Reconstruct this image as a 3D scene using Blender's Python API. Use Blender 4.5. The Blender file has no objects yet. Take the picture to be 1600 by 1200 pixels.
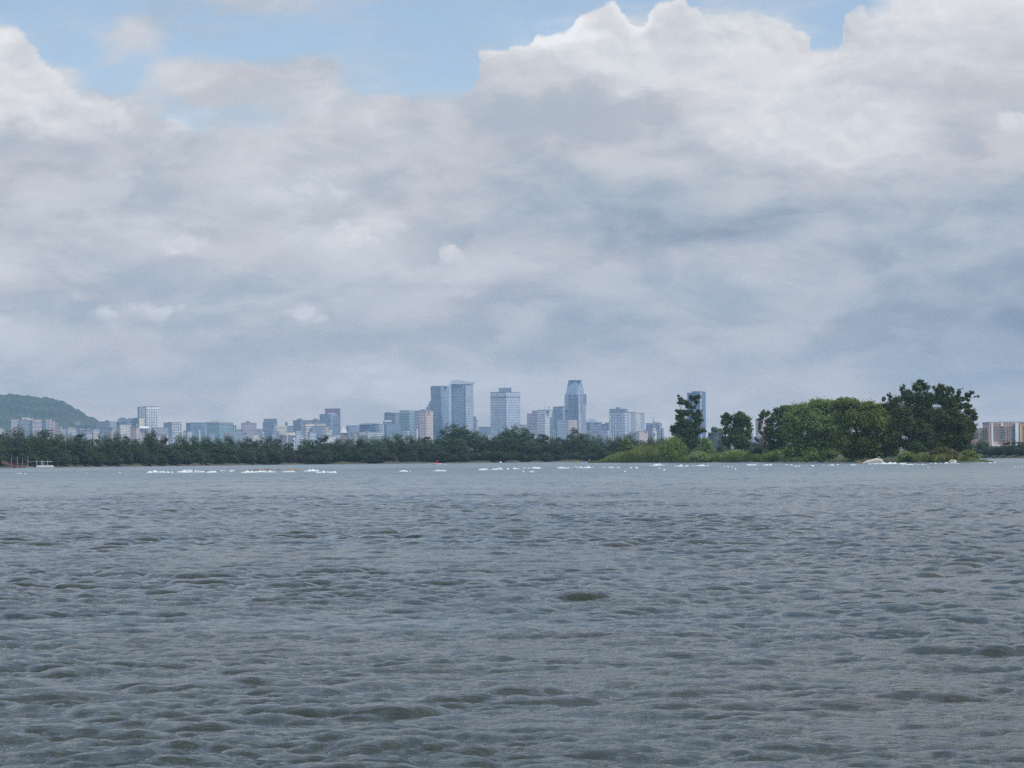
import bpy, math, random
import numpy as np
from mathutils import Vector, Matrix
PI = math.pi
random.seed(7)
S = bpy.context.scene
COL = S.collection

# ------------------------------------------------------------------ camera
F, CH = 4350.0, 2.5
PITCH = math.atan(115.7/F)
ROLL = math.atan(0.0094)
fw = Vector((0, math.cos(PITCH), math.sin(PITCH)))
u0 = Vector((0, -math.sin(PITCH), math.cos(PITCH)))
r0 = Vector((1, 0, 0))
rt = r0*math.cos(ROLL) - u0*math.sin(ROLL)
up = u0*math.cos(ROLL) + r0*math.sin(ROLL)
cd = bpy.data.cameras.new('camera')
cam = bpy.data.objects.new('camera', cd)
COL.objects.link(cam)
cam.matrix_world = Matrix(((rt.x, up.x, -fw.x, 0), (rt.y, up.y, -fw.y, 0), (rt.z, up.z, -fw.z, CH), (0, 0, 0, 1)))
cd.sensor_width = 36
cd.lens = 36*F/1600
cd.clip_start = 0.5
cd.clip_end = 60000
S.camera = cam

def at(px, py, D):
    """a point of the place: the direction of a spot in the photo, D metres out"""
    d = fw + rt*((px-800)/F) + up*((600-py)/F)
    return Vector((0, 0, CH)) + d*(D/d.y)
def gx(px, D): return at(px, 715, D).x
def gz(px, py, D): return at(px, py, D).z

# ------------------------------------------------------------------ node helpers
class NT:
    def __init__(s, tree): s.t = tree; s.n = tree.nodes; s.l = tree.links
    def node(s, typ, **kw):
        n = s.n.new(typ)
        for k, v in kw.items(): setattr(n, k, v)
        return n
    def put(s, sock, v):
        if v is None: return
        if isinstance(v, bpy.types.NodeSocket): s.l.new(v, sock)
        else: sock.default_value = v
    def m(s, op, a, b=None, c=None, clamp=False):
        n = s.node('ShaderNodeMath', operation=op, use_clamp=clamp)
        s.put(n.inputs[0], a); s.put(n.inputs[1], b); s.put(n.inputs[2], c)
        return n.outputs[0]
    def vm(s, op, a, b=None, scale=None):
        n = s.node('ShaderNodeVectorMath', operation=op)
        s.put(n.inputs[0], a); s.put(n.inputs[1], b)
        if scale is not None: s.put(n.inputs['Scale'], scale)
        return n.outputs[0]
    def comb(s, x, y, z=0.0):
        n = s.node('ShaderNodeCombineXYZ')
        for i, v in enumerate((x, y, z)): s.put(n.inputs[i], v)
        return n.outputs[0]
    def sep(s, v):
        n = s.node('ShaderNodeSeparateXYZ'); s.put(n.inputs[0], v)
        return n.outputs
    def noise(s, vec, scale, detail=4, rough=0.5, lac=2.0, dist=0.0, col=False):
        n = s.node('ShaderNodeTexNoise')
        s.put(n.inputs['Vector'], vec)
        n.inputs['Scale'].default_value = scale; n.inputs['Detail'].default_value = detail
        n.inputs['Roughness'].default_value = rough; n.inputs['Lacunarity'].default_value = lac
        n.inputs['Distortion'].default_value = dist
        return n.outputs['Color' if col else 0]
    def ramp(s, f, stops, interp='LINEAR'):
        n = s.node('ShaderNodeValToRGB'); r = n.color_ramp; r.interpolation = interp
        for i, (p, c) in enumerate(stops):
            e = r.elements[i] if i < 2 else r.elements.new(p)
            if i < 2: e.position = p
            e.color = (*c, 1)
        s.put(n.inputs[0], f)
        return n.outputs[0]
    def mix(s, f, a, b, typ='MIX'):
        n = s.node('ShaderNodeMix', data_type='RGBA', blend_type=typ)
        s.put(n.inputs[0], f); s.put(n.inputs[6], a); s.put(n.inputs[7], b)
        return n.outputs[2]
    def ss(s, v, a, b, lo=0.0, hi=1.0, kind='SMOOTHSTEP'):
        n = s.node('ShaderNodeMapRange', interpolation_type=kind)
        s.put(n.inputs[0], v); s.put(n.inputs[1], a); s.put(n.inputs[2], b)
        n.inputs[3].default_value = lo; n.inputs[4].default_value = hi
        return n.outputs[0]

def lin(r, g, b):
    f = lambda c: (c/255/12.92 if c/255 <= .04045 else ((c/255+.055)/1.055)**2.4)
    return (f(r), f(g), f(b))

# ------------------------------------------------------------------ sky and light
SUN_EL, SUN_AZ = math.radians(54), math.radians(122)      # azimuth from +Y towards +X
PUFFS = [
 ([(1.0,2.75,.9,.16),(2.0,2.7,.7,.14),(.3,3.1,.6,.16)], 196, .5, .25, .35),
 ([(1.3,3.35,.7,.13),(2.6,3.45,.7,.12)], 176, .45, .25, .3), ([(1.4,3.75,.6,.16),(2.2,3.9,.4,.1)], 196, .5, .22, .3),
 ([(3.9,2.75,.8,.14),(3.2,2.55,.6,.12)], 199, .45, .25, .35), ([(7.4,2.75,1.0,.14),(6.4,2.85,.6,.12)], 194, .45, .25, .3),
 ([(7.0,3.4,.7,.14),(7.9,3.3,.6,.1)], 186, .5, .25, .3), ([(4.0,3.7,.6,.15),(4.4,3.95,.5,.1)], 194, .45, .2, .3),
 ([(1.2,4.65,.8,.1),(.3,4.75,.6,.1)], 197, .5, .2, .3), ([(3.8,4.75,.6,.1),(5.6,4.6,.9,.1)], 192, .45, .2, .3),
 ([(9.0,5.15,1.0,.1),(7.6,5.3,.9,.1)], 189, .45, .2, .25), ([(1.0,5.75,1.1,.12),(2.9,5.8,.9,.08)], 194, .5, .2, .25),
 ([(4.0,5.25,.9,.09),(1.5,6.3,.8,.08)], 172, .4, .2, .25), ([(6.6,6.2,1.0,.1),(8.3,6.0,.9,.09)], 196, .5, .2, .25),
 ([(11.0,5.3,1.0,.12),(13.0,4.75,.9,.12)], 184, .4, .25, .25), ([(11.5,6.1,1.2,.1)], 192, .4, .2, .2), ([(8.3,3.9,.9,.11)], 191, .45, .2, .25),
 ([(9.2,1.75,1.5,.62),(10.2,1.85,.85,.38),(8.2,1.9,1.0,.5)], 179, .85, .35, .35),
 ([(13.1,2.05,.85,.75),(13.95,2.4,.45,.24),(13.55,1.75,.4,.5),(12.2,2.2,1.2,.5)], 209, .75, .3, .3),
 ([(15.85,2.1,.3,.18)], 210, .8, .1, .2),
 ([(13.55,.45,.35,.28),(14.2,.3,.5,.3)], 216, .5, .2, .3),
 ([(1.6,1.75,.8,.3),(2.2,1.7,.3,.24),(2.85,1.95,.32,.22),(.6,1.6,1.0,.4)], 214, .7, .25, .3),
 ([(1.2,2.35,1.8,.28)], 178, .5, .3, .2),
 ([(5.1,1.72,.3,.2),(5.6,1.72,.25,.16),(5.5,1.95,.6,.25),(4.4,2.2,.35,.25)], 200, .6, .2, .3),
 ([(4.5,3.1,.45,.16),(4.95,3.0,.35,.14),(5.25,2.98,.22,.13),(4.1,3.25,.25,.1)], 204, .9, .12, .22),
 ([(5.0,3.3,.35,.14)], 184, .6, .12, .2),
 ([(5.5,3.5,.28,.2),(6.2,3.58,.27,.16),(5.9,3.75,.5,.28),(5.9,4.05,.6,.22)], 208, .85, .16, .28),
 ([(2.85,3.8,.28,.17),(3.1,3.85,.24,.16),(3.35,4.06,.16,.06)], 207, .85, .09, .2),
 ([(3.0,4.17,.42,.18)], 178, .5, .16, .2),
 ([(2.15,3.1,.22,.08),(3.4,3.2,.35,.16)], 195, .5, .15, .2),
 ([(.25,4.05,.4,.28)], 204, .7, .3, .2),
 ([(1.72,4.92,.22,.12),(2.52,4.92,.19,.17),(2.3,4.8,.25,.06)], 206, .8, .08, .2),
 ([(2.1,5.02,.3,.15),(3.2,5.05,.8,.12)], 172, .5, .18, .2),
 ([(.1,5.1,.3,.2),(.45,5.35,.25,.12)], 203, .7, .15, .2),
 ([(2.1,5.4,.5,.14),(3.3,5.52,.7,.06)], 190, .6, .15, .15),
 ([(4.75,4.86,.16,.06),(5.0,4.98,.22,.10)], 206, .9, .06, .16),
 ([(3.9,4.93,.2,.06)], 192, .6, .08, .12),
 ([(7.02,3.98,.17,.17),(7.2,4.05,.17,.09)], 205, .85, .1, .18),
 ([(8.0,4.28,.35,.12)], 196, .5, .2, .15),
 ([(6.2,4.45,1.4,.12)], 169, .5, .3, .1),
 ([(11.4,3.7,1.9,.2),(9.5,3.5,1.0,.2)], 157, .55, .5, .2),
 ([(9.3,4.35,1.6,.16)], 186, .5, .3, .15), ([(12.7,4.3,1.2,.2)], 182, .5, .35, .15),
 ([(9.5,4.75,1.2,.14)], 165, .4, .3, .1), ([(15.0,5.15,1.6,.3)], 147, .55, .5, .2),
 ([(5.1,5.85,.6,.1),(5.9,5.9,.35,.07)], 192, .6, .12, .15), ([(4.8,5.6,.22,.3),(5.3,5.35,.3,.1)], 184, .4, .2, .2),
 ([(9.9,5.85,.3,.16)], 193, .5, .15, .15), ([(12.6,5.75,1.0,.12)], 188, .5, .25, .15), ([(2.7,6.2,.7,.1),(3.5,6.2,.5,.08)], 194, .6, .15, .12),
 ([(3.4,4.4,.7,.2),(1.2,4.45,.6,.14)], 172, .45, .3, .15), ([(6.9,4.95,1.0,.1)], 184, .4, .3, .1), ([(11.9,4.85,.35,.1)], 180, .4, .2, .15),
]
def build_world():
    W = bpy.data.worlds.new('World'); S.world = W; W.use_nodes = True
    W.node_tree.nodes.clear()
    N = NT(W.node_tree)
    out = N.node('ShaderNodeOutputWorld'); bg = N.node('ShaderNodeBackground')
    bg.inputs[1].default_value = 0.1
    d = N.node('ShaderNodeTexCoord').outputs['Generated']
    dx, dy, dz = N.sep(d)
    az = N.m('ARCTAN2', dx, dy)
    el = N.m('ARCSINE', N.m('MAXIMUM', dz, 0.0))
    # degrees-like map units: one unit = 100 steps of 1/4350 rad
    K = F/100
    U0 = N.m('MULTIPLY', az, K)
    V0 = N.m('MULTIPLY', el, K)          # height above the horizon
    # round the far side of the sky the layout mirrors (pingpong); noise never repeats
    nd = N.vm('MULTIPLY', d, (1.0, 1.0, 1.9))
    w1 = N.noise(nd, 22, 5, .55, col=True)
    w2 = N.noise(nd, 90, 4, .6, col=True)
    wx, wy, _ = N.sep(N.vm('SUBTRACT', w1, (.5, .5, .5)))
    qx, qy, _ = N.sep(N.vm('SUBTRACT', w2, (.5, .5, .5)))
    tilt = N.m('MULTIPLY', U0, 0.0)
    U = N.m('ADD', N.m('ADD', U0, 8.0), N.m('ADD', N.m('MULTIPLY', wx, 1.5), N.m('MULTIPLY', qx, .45)))
    V = N.m('ADD', V0, N.m('ADD', N.m('MULTIPLY', wy, .8), N.m('MULTIPLY', qy, .3)))
    Y = N.m('SUBTRACT', 7.157, V)        # 0 = top of the photographed sky, 7.157 = horizon
    UU = N.m('DIVIDE', N.m('PINGPONG', N.m('ADD', U, 64.0), 16.0), 16.0)
    LR = {
     -9:  ([205]*17, [.3]*17),
     -3:  ([205,200,210,206,198,202,210,206,200,206,210,208,204,208,212,210,208],
           [.3,.3,.5,.4,.2,.3,.5,.3,.2,.3,.5,.4,.3,.4,.5,.5,.5]),
     -.6: ([178,178,182,192,196,192,186,183,186,195,200,205,200,200,212,214,212],
           [.1,.15,.3,.5,.6,.5,.1,.0,.0,.0,.2,.3,.1,.1,.6,.8,.8]),
     0:   ([176,178,182,192,196,192,186,183,186,195,215,205,195,195,212,214,212],
           [0,.05,.3,.5,.65,.55,.15,.0,.0,.0,.25,.3,.05,.05,.6,1,1]),
     .6:  ([222,190,196,186,190,190,184,182,205,225,220,214,210,205,213,213,210],
           [.3,.1,.65,.2,.1,.1,0,0,.1,.3,.7,1,.75,.2,.9,1,1]),
     1.2: ([216,208,186,199,199,194,186,186,205,206,212,214,212,210,213,205,201],
           [1,.6,.15,.8,.85,.7,.1,.1,.6,1,1,1,.85,.9,1,1,1]),
     1.8: ([212,212,202,192,192,202,196,186,180,180,186,208,213,212,198,192,192],
           [1,1,1,.5,.5,.7,.85,.75,.9,1,1,1,1,1,1,1,1]),
     2.4: ([180,183,188,186,190,194,190,184,178,180,184,198,208,216,214,186,188],
           [1,1,1,.85,.9,1,1,1,1,1,1,1,1,1,1,1,1]),
     3.0: ([184,187,184,187,191,196,182,176,176,172,172,176,182,188,186,177,176], None),
     3.6: ([182,186,186,190,184,192,203,182,172,163,158,157,161,170,172,170,168], None),
     4.2: ([198,182,178,190,182,188,197,190,188,183,179,177,180,176,166,163,161], None),
     4.8: ([181,174,183,176,179,182,180,178,173,169,168,172,175,171,163,158,155], None),
     5.4: ([191,183,182,177,177,178,177,178,177,177,173,175,178,173,163,153,149], None),
     6.0: ([180,183,184,184,184,192,194,189,186,185,187,188,186,180,173,165,160], None),
     6.6: ([180,182,183,182,182,184,184,184,185,185,187,188,188,185,180,174,170], None),
     7.2: ([182]*8+[184]*5+[180]*4, None),
    }
    acc = None; prev = None
    for y in sorted(LR):
        L, C = LR[y]
        if C is None: C = [1]*17
        r = N.ramp(UU, [(i/16, ((L[i]+(8 if y > 5.8 else 6 if y > 4.5 else 5 if y > 3.5 else 3 if y > 1.5 else 0))/255, C[i], 0)) for i in range(17)], 'B_SPLINE' if False else 'EASE')
        if acc is None: acc = r
        else: acc = N.mix(N.ss(Y, prev, y, kind='SMOOTHERSTEP'), acc, r)
        prev = y
    Lb, Cb, _ = N.sep(acc)
    # billow and streak texture
    sv = N.comb(N.m('MULTIPLY', az, 14.0), N.m('MULTIPLY', el, 46.0), 0.0)
    streak = N.m('SUBTRACT', N.noise(sv, 1.6, 5, .55, dist=.3), .5)
    bil = N.noise(nd, 46, 7, .58, dist=.25)
    wcx = N.m('ADD', N.m('MULTIPLY', qx, .36), N.m('MULTIPLY', wx, .5)); wcy = N.m('ADD', N.m('MULTIPLY', qy, .36), N.m('MULTIPLY', wy, .5))
    def caul(du, dv, sc):
        return caul_(N.comb(N.m('ADD', N.m('ADD', U0, wcx), du), N.m('ADD', N.m('MULTIPLY', N.m('ADD', V0, wcy), 1.25), dv), 0.0), sc)
    def caul_(v, sc):
        n = N.node('ShaderNodeTexVoronoi', feature='F1', voronoi_dimensions='2D'); N.put(n.inputs['Vector'], v)
        n.inputs['Scale'].default_value = sc; n.inputs['Detail'].default_value = 2; n.inputs['Roughness'].default_value = .5
        return N.m('SUBTRACT', 1.0, n.outputs['Distance'])
    b1 = caul(0.0, 0.0, 1.45); b2 = caul(.05, .15, 1.45)
    emb = N.m('SUBTRACT', b1, b2); bump = N.m('SUBTRACT', b1, .55)
    hor = N.ss(V0, 0.3, 4.5)                       # texture calms towards the horizon
    # cumulus tops: outline height as a function of azimuth
    def outline(pts, wob, soft):
        fc = N.node('ShaderNodeFloatCurve')
        c = fc.mapping.curves[0]
        P = sorted(pts)
        for i, (px, py) in enumerate(P):
            x = px/1600; yv = 1-(py+200)/800
            if i == 0: c.points[0].location = (x, yv)
            elif i == 1: c.points[1].location = (x, yv)
            else: c.points.new(x, yv)
        fc.mapping.update()
        uu = N.m('DIVIDE', N.m('PINGPONG', N.m('ADD', N.m('ADD', N.m('ADD', U0, 8.0), 64.0), N.m('ADD', N.m('MULTIPLY', wx, .5), N.m('MULTIPLY', qx, .35))), 16.0), 16.0)
        N.put(fc.inputs['Value'], uu)
        top = N.m('SUBTRACT', N.m('MULTIPLY', N.m('SUBTRACT', 1.0, fc.outputs[0]), 8.0), 2.0)
        y = N.m('SUBTRACT', 7.157, N.m('ADD', V0, N.m('ADD', N.m('MULTIPLY', wy, wob*.6), N.m('MULTIPLY', bump, -wob*.55))))
        return N.m('SUBTRACT', y, top)            # >0 inside the cloud, in 100-px steps
    dA = outline([(0,32),(30,36),(48,48),(60,62),(78,84),(100,108),(112,128),(150,142),(200,150),(235,165),(265,175),(300,190),(330,230),(360,330),(420,500),(800,590),(1600,595)], .3, 1)
    dB = outline([(0,590),(640,560),(700,260),(735,150),(752,108),(762,74),(800,68),(836,62),(856,46),(902,42),(918,18),(945,4),(972,10),(997,38),(1014,24),(1030,-2),(1060,-6),(1092,14),(1150,22),(1195,20),(1228,34),(1275,70),(1318,120),(1370,150),(1440,500),(1600,590)], .35, 1)
    dC = outline([(0,590),(1200,560),(1290,200),(1318,70),(1326,26),(1350,16),(1370,26),(1400,10),(1415,-10),(1470,-40),(1540,-60),(1600,-60)], .35, 1)
    def edge(d, a=-.02, b=.07): return N.ss(d, a, b)
    mA, mB, mC = edge(dA, -.03, .14), edge(dB, -.02, .09), edge(dC, -.03, .13)
    fade = N.m('MULTIPLY', N.ss(V0, 3.8, 5.2), N.ss(N.m('ABSOLUTE', U0), 40, 20))
    def rim(d, w): return N.m('MULTIPLY', N.ss(d, w, 0.0), fade)
    cov = N.m('ADD', N.ss(N.m('ADD', Cb, N.m('MULTIPLY', N.m('SUBTRACT', bil, .5), .5)), .15, .75), 0.0)
    cov = N.m('MAXIMUM', cov, N.m('MULTIPLY', mA, fade)); cov = N.m('MAXIMUM', cov, N.m('MULTIPLY', mB, fade)); cov = N.m('MAXIMUM', cov, N.m('MULTIPLY', mC, fade))
    low = N.ss(V0, 2.4, 1.8)
    cov = N.m('MAXIMUM', cov, N.ss(N.m('ADD', streak, N.m('MULTIPLY', wx, .6)), -.12, .22, .06, .42))
    cov = N.m('MINIMUM', N.m('MAXIMUM', cov, low), 1.0)
    L = Lb
    L = N.m('ADD', L, N.m('MULTIPLY', streak, .08)); L = N.m('ADD', L, N.m('MULTIPLY', wx, .07)); L = N.m('ADD', L, N.ss(N.noise(N.comb(N.m('MULTIPLY', az, 26.0), N.m('MULTIPLY', el, 60.0), 5.0), 1.0, 7, .56, dist=.35), .36, .64, -.036, .046))
    L = N.m('ADD', L, N.m('MULTIPLY', N.m('MULTIPLY', N.m('SUBTRACT', bil, .5), N.m('ADD', hor, .25)), .05))
    gain = N.m('ADD', N.m('MULTIPLY', N.m('MULTIPLY', N.m('MULTIPLY', rim(dA, .55), mA), N.ss(U, 1.9, 1.2)), .05), N.m('MULTIPLY', N.m('MULTIPLY', N.m('MULTIPLY', rim(dB, .40), mB), N.m('MULTIPLY', N.ss(Y, 1.25, .75), N.ss(U, 12.2, 10.8))), .10))
    gain = N.m('ADD', gain, N.m('MULTIPLY', N.m('MULTIPLY', rim(dC, .35), mC), .03))
    L = N.m('ADD', L, gain)
    # lit crowns and shaded bellies of single clouds: ellipses (x, y, rx, ry) joined, tone, strength, edge width, raggedness
    Up = N.m('ADD', N.m('ADD', U0, 8.0), N.m('ADD', N.m('MULTIPLY', wx, .45), N.m('MULTIPLY', qx, .35)))
    Yp = N.m('SUBTRACT', 7.157, N.m('ADD', V0, N.m('ADD', N.m('MULTIPLY', wy, .35), N.m('MULTIPLY', qy, .25))))
    UY = N.comb(Up, Yp, 0.0)
    lit = None
    for (E, T, k, ed, rg_) in PUFFS:
        sdf = None
        for (x, y, rx, ry) in E:
            q = N.node('ShaderNodeVectorMath', operation='MULTIPLY_ADD'); N.put(q.inputs[0], UY)
            q.inputs[1].default_value = (1/rx, 1/ry, 0); q.inputs[2].default_value = (-x/rx, -y/ry, 0)
            ln = N.node('ShaderNodeVectorMath', operation='LENGTH'); N.put(ln.inputs[0], q.outputs[0])
            mn = min(rx, ry); v = N.m('MULTIPLY_ADD', ln.outputs['Value'], -mn, mn)
            sdf = v if sdf is None else N.m('MAXIMUM', sdf, v)
        mk = N.ss(N.m('MULTIPLY_ADD', bump, rg_*.8, sdf), -.09 if ed < .25 else -.05, ed*.8-.04, 0, min(1, k*1.02))
        if ed < .25 and T > 195:
            y0 = sum(e[1] for e in E)/len(E); hh = max(e[3] for e in E); mk = N.m('MULTIPLY', mk, N.ss(Yp, y0+hh*1.0, y0-hh*.15, .25, 1))
        T += 7 if T > 195 else 0
        L = N.m('ADD', L, N.m('MULTIPLY', mk, N.m('SUBTRACT', T/255, L)))
        if T > 195: lit = mk if lit is None else N.m('MAXIMUM', lit, mk)
    cz = N.m('MULTIPLY', N.m('MAXIMUM', N.m('MAXIMUM', N.m('MULTIPLY', lit, 1.2), N.m('MULTIPLY', N.m('MULTIPLY', N.ss(dA, 1.2, .2), mA), N.ss(Y, 1.9, 1.3))), N.m('MULTIPLY', N.m('MAXIMUM', N.m('MULTIPLY', N.ss(dB, 1.3, .2), mB), N.m('MULTIPLY', N.ss(dC, 1.3, .2), mC)), N.ss(Y, 1.5, .9))), N.ss(V0, 1.2, 3.0))
    L = N.m('ADD', L, N.m('MULTIPLY', N.m('MULTIPLY', emb, N.m('ADD', cz, .12)), .065))
    tone = N.ramp(L, [(0, lin(30,36,50)), (.50, lin(114,134,160)), (.60, lin(147,162,179)), (.68, lin(171,182,195)), (.745, lin(193,198,205)), (.81, lin(208,212,218)), (.87, lin(223,225,228)), (.95, lin(242,244,245))])
    warm = N.noise(N.comb(N.m('MULTIPLY', az, 10.0), N.m('MULTIPLY', el, 30.0), 3.0), 2.0, 3, .5)
    tone = N.mix(N.ss(warm, .42, .68), tone, N.vm('MULTIPLY', tone, (1.03, .99, .985)))
    tone = N.mix(N.ss(V0, 3.0, 0.0), tone, N.vm('MULTIPLY', tone, (1.05, 1.0, .95)))
    cloud = N.vm('SCALE', tone, scale=10.0)
    sky = N.node('ShaderNodeTexSky'); sky.sky_type = 'NISHITA'; sky.sun_disc = False
    sky.sun_elevation = SUN_EL; sky.sun_rotation = SUN_AZ
    sky.air_density = 1.0; sky.dust_density = .6; sky.ozone_density = 1.2
    skyc = N.vm('MULTIPLY', sky.outputs[0], (1.28, 1.27, 1.32))
    N.l.new(N.mix(cov, skyc, cloud), bg.inputs[0])
    # the rest of the sky, overhead and behind: the same broken cloud, plainly mottled
    bg2 = N.node('ShaderNodeBackground'); bg2.inputs[1].default_value = 0.132
    n2 = N.noise(N.vm('MULTIPLY', d, (1.0, 1.0, 2.2)), 4.0, 4, .6)
    t2 = N.ramp(n2, [(0, lin(176,188,202)), (.45, lin(214,219,225)), (.7, lin(246,246,246))])
    N.l.new(N.mix(N.ss(n2, .45, .60), skyc, N.vm('SCALE', t2, scale=10.0)), bg2.inputs[0])
    near = N.m('MULTIPLY', N.ss(V0, 13.0, 8.5), N.ss(N.m('ABSOLUTE', az), .50, .36))
    mxs = N.node('ShaderNodeMixShader'); N.put(mxs.inputs[0], near)
    N.l.new(bg2.outputs[0], mxs.inputs[1]); N.l.new(bg.outputs[0], mxs.inputs[2]); N.l.new(mxs.outputs[0], out.inputs[0])
    W.cycles.sampling_method = 'MANUAL'; W.cycles.sample_map_resolution = 512
build_world()
sl = bpy.data.lights.new('sun', 'SUN'); sl.energy = 3.0; sl.angle = math.radians(.5); sl.color = (1, .95, .87)
sun = bpy.data.objects.new('sun', sl); COL.objects.link(sun)
sd = Vector((math.sin(SUN_AZ)*math.cos(SUN_EL), math.cos(SUN_AZ)*math.cos(SUN_EL), math.sin(SUN_EL)))
sun.rotation_euler = sd.to_track_quat('Z', 'Y').to_euler(); sun.location = (0, -50, 80)
S.view_settings.view_transform = 'Standard'; S.view_settings.look = 'None'
S.view_settings.exposure = 0; S.view_settings.gamma = 1

# ------------------------------------------------------------------ materials
MATS = {}
def mat(name, color, rough=.85, var=.12, vscale=.2, metallic=0, spec=.3):
    if name in MATS: return MATS[name]
    m = bpy.data.materials.new(name); m.use_nodes = True; N = NT(m.node_tree)
    b = N.n['Principled BSDF']
    p = N.node('ShaderNodeNewGeometry').outputs['Position']
    f = N.noise(p, vscale, 5, .6)
    c = N.mix(N.ss(f, .3, .7), tuple(x*(1-var) for x in color)+(1,), tuple(min(1, x*(1+var)) for x in color)+(1,))
    N.l.new(c, b.inputs['Base Color']); b.inputs['Roughness'].default_value = rough
    b.inputs['Metallic'].default_value = metallic; b.inputs['Specular IOR Level'].default_value = spec
    MATS[name] = m; return m

def facade(wall, glass, bay=4.5, floor=3.7, wx=.6, wz=.55, rough=.7):
    """wall with rows of windows; runs along whichever way the face looks"""
    key = ('f', wall, glass, bay, floor, wx, wz)
    if key in MATS: return MATS[key]
    m = bpy.data.materials.new('facade'); m.use_nodes = True; N = NT(m.node_tree)
    b = N.n['Principled BSDF']; g = N.node('ShaderNodeNewGeometry')
    px, py, pz = N.sep(g.outputs['Position']); nx, ny, nz = N.sep(g.outputs['Normal'])
    h = N.m('SUBTRACT', N.m('MULTIPLY', px, ny), N.m('MULTIPLY', py, nx))
    fx = N.m('FRACT', N.m('DIVIDE', h, bay)); fz = N.m('FRACT', N.m('DIVIDE', pz, floor))
    mx = N.m('LESS_THAN', fx, wx); mz = N.m('LESS_THAN', fz, wz)
    side = N.m('LESS_THAN', N.m('ABSOLUTE', nz), .5)
    msk = N.m('MULTIPLY', N.m('MULTIPLY', mx, mz), side)
    var = N.noise(g.outputs['Position'], .03, 4, .6)
    wc = N.mix(N.ss(var, .3, .7), tuple(x*.86 for x in wall)+(1,), tuple(min(1, x*1.12) for x in wall)+(1,))
    cell = N.node('ShaderNodeTexWhiteNoise', noise_dimensions='2D')
    N.l.new(N.comb(N.m('FLOOR', N.m('DIVIDE', h, bay)), N.m('FLOOR', N.m('DIVIDE', pz, floor))), cell.inputs['Vector'])
    gc = N.mix(N.m('MULTIPLY', cell.outputs[0], .5), (*glass, 1), tuple(min(1, x*1.9+.02) for x in glass)+(1,))
    N.l.new(N.mix(msk, wc, gc), b.inputs['Base Color'])
    N.l.new(N.m('SUBTRACT', rough, N.m('MULTIPLY', msk, rough-.25)), b.inputs['Roughness'])
    b.inputs['Specular IOR Level'].default_value = .4
    MATS[key] = m; return m

def leafmat(name, dark, light, transl=.35, hue=.0):
    m = bpy.data.materials.new(name); m.use_nodes = True; N = NT(m.node_tree)
    N.n.clear()
    out = N.node('ShaderNodeOutputMaterial')
    g = N.node('ShaderNodeNewGeometry'); oi = N.node('ShaderNodeObjectInfo')
    r = g.outputs['Random Per Island']
    big = N.noise(N.vm('ADD', g.outputs['Position'], oi.outputs['Location']), .22, 3, .5)
    f = N.m('ADD', N.m('MULTIPLY', r, .5), N.m('MULTIPLY', big, .5))
    c = N.mix(N.ss(f, .25, .75), (*dark, 1), (*light, 1))
    hs = N.node('ShaderNodeHueSaturation')
    N.put(hs.inputs['Hue'], N.m('ADD', .485, N.m('MULTIPLY', oi.outputs['Random'], .03)))
    N.put(hs.inputs['Value'], N.m('ADD', .78, N.m('MULTIPLY', oi.outputs['Random'], .5)))
    N.put(hs.inputs['Saturation'], N.m('SUBTRACT', 1.05, N.m('MULTIPLY', oi.outputs['Random'], .25)))
    N.l.new(c, hs.inputs['Color'])
    df = N.node('ShaderNodeBsdfPrincipled'); df.inputs['Roughness'].default_value = .6
    df.inputs['Specular IOR Level'].default_value = .25
    tr = N.node('ShaderNodeBsdfTranslucent')
    N.l.new(hs.outputs[0], df.inputs['Base Color']); N.l.new(N.vm('MULTIPLY', hs.outputs[0], (1.3, 1.25, .7)), tr.inputs[0])
    mx = N.node('ShaderNodeMixShader'); mx.inputs[0].default_value = transl
    N.l.new(df.outputs[0], mx.inputs[1]); N.l.new(tr.outputs[0], mx.inputs[2]); N.l.new(mx.outputs[0], out.inputs[0])
    return m

LEAF = {
 'far': leafmat('far_leaf', (.022,.044,.018), (.062,.100,.036)),
 'fargrey': leafmat('grey_green_leaf', (.038,.060,.040), (.075,.105,.068)),
 'farlight': leafmat('mid_green_leaf', (.030,.060,.020), (.075,.120,.038)),
 'cotton': leafmat('cottonwood_leaf', (.032,.066,.018), (.110,.170,.040)),
 'willow': leafmat('willow_leaf', (.075,.125,.024), (.200,.275,.055), .4),
 'dark': leafmat('dark_leaf', (.030,.058,.014), (.115,.175,.040)),
 'shrub': leafmat('shrub_leaf', (.095,.150,.026), (.210,.290,.060)),
 'reed': leafmat('reed_blade', (.140,.205,.060), (.260,.340,.120)),
 'brown': leafmat('brown_brush', (.085,.090,.035), (.165,.160,.070)),
 'dry': leafmat('dead_leaf', (.110,.070,.060), (.190,.130,.110)),
}
BARK = mat('bark', (.10, .08, .06), .95, .3, 2.0)

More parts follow.
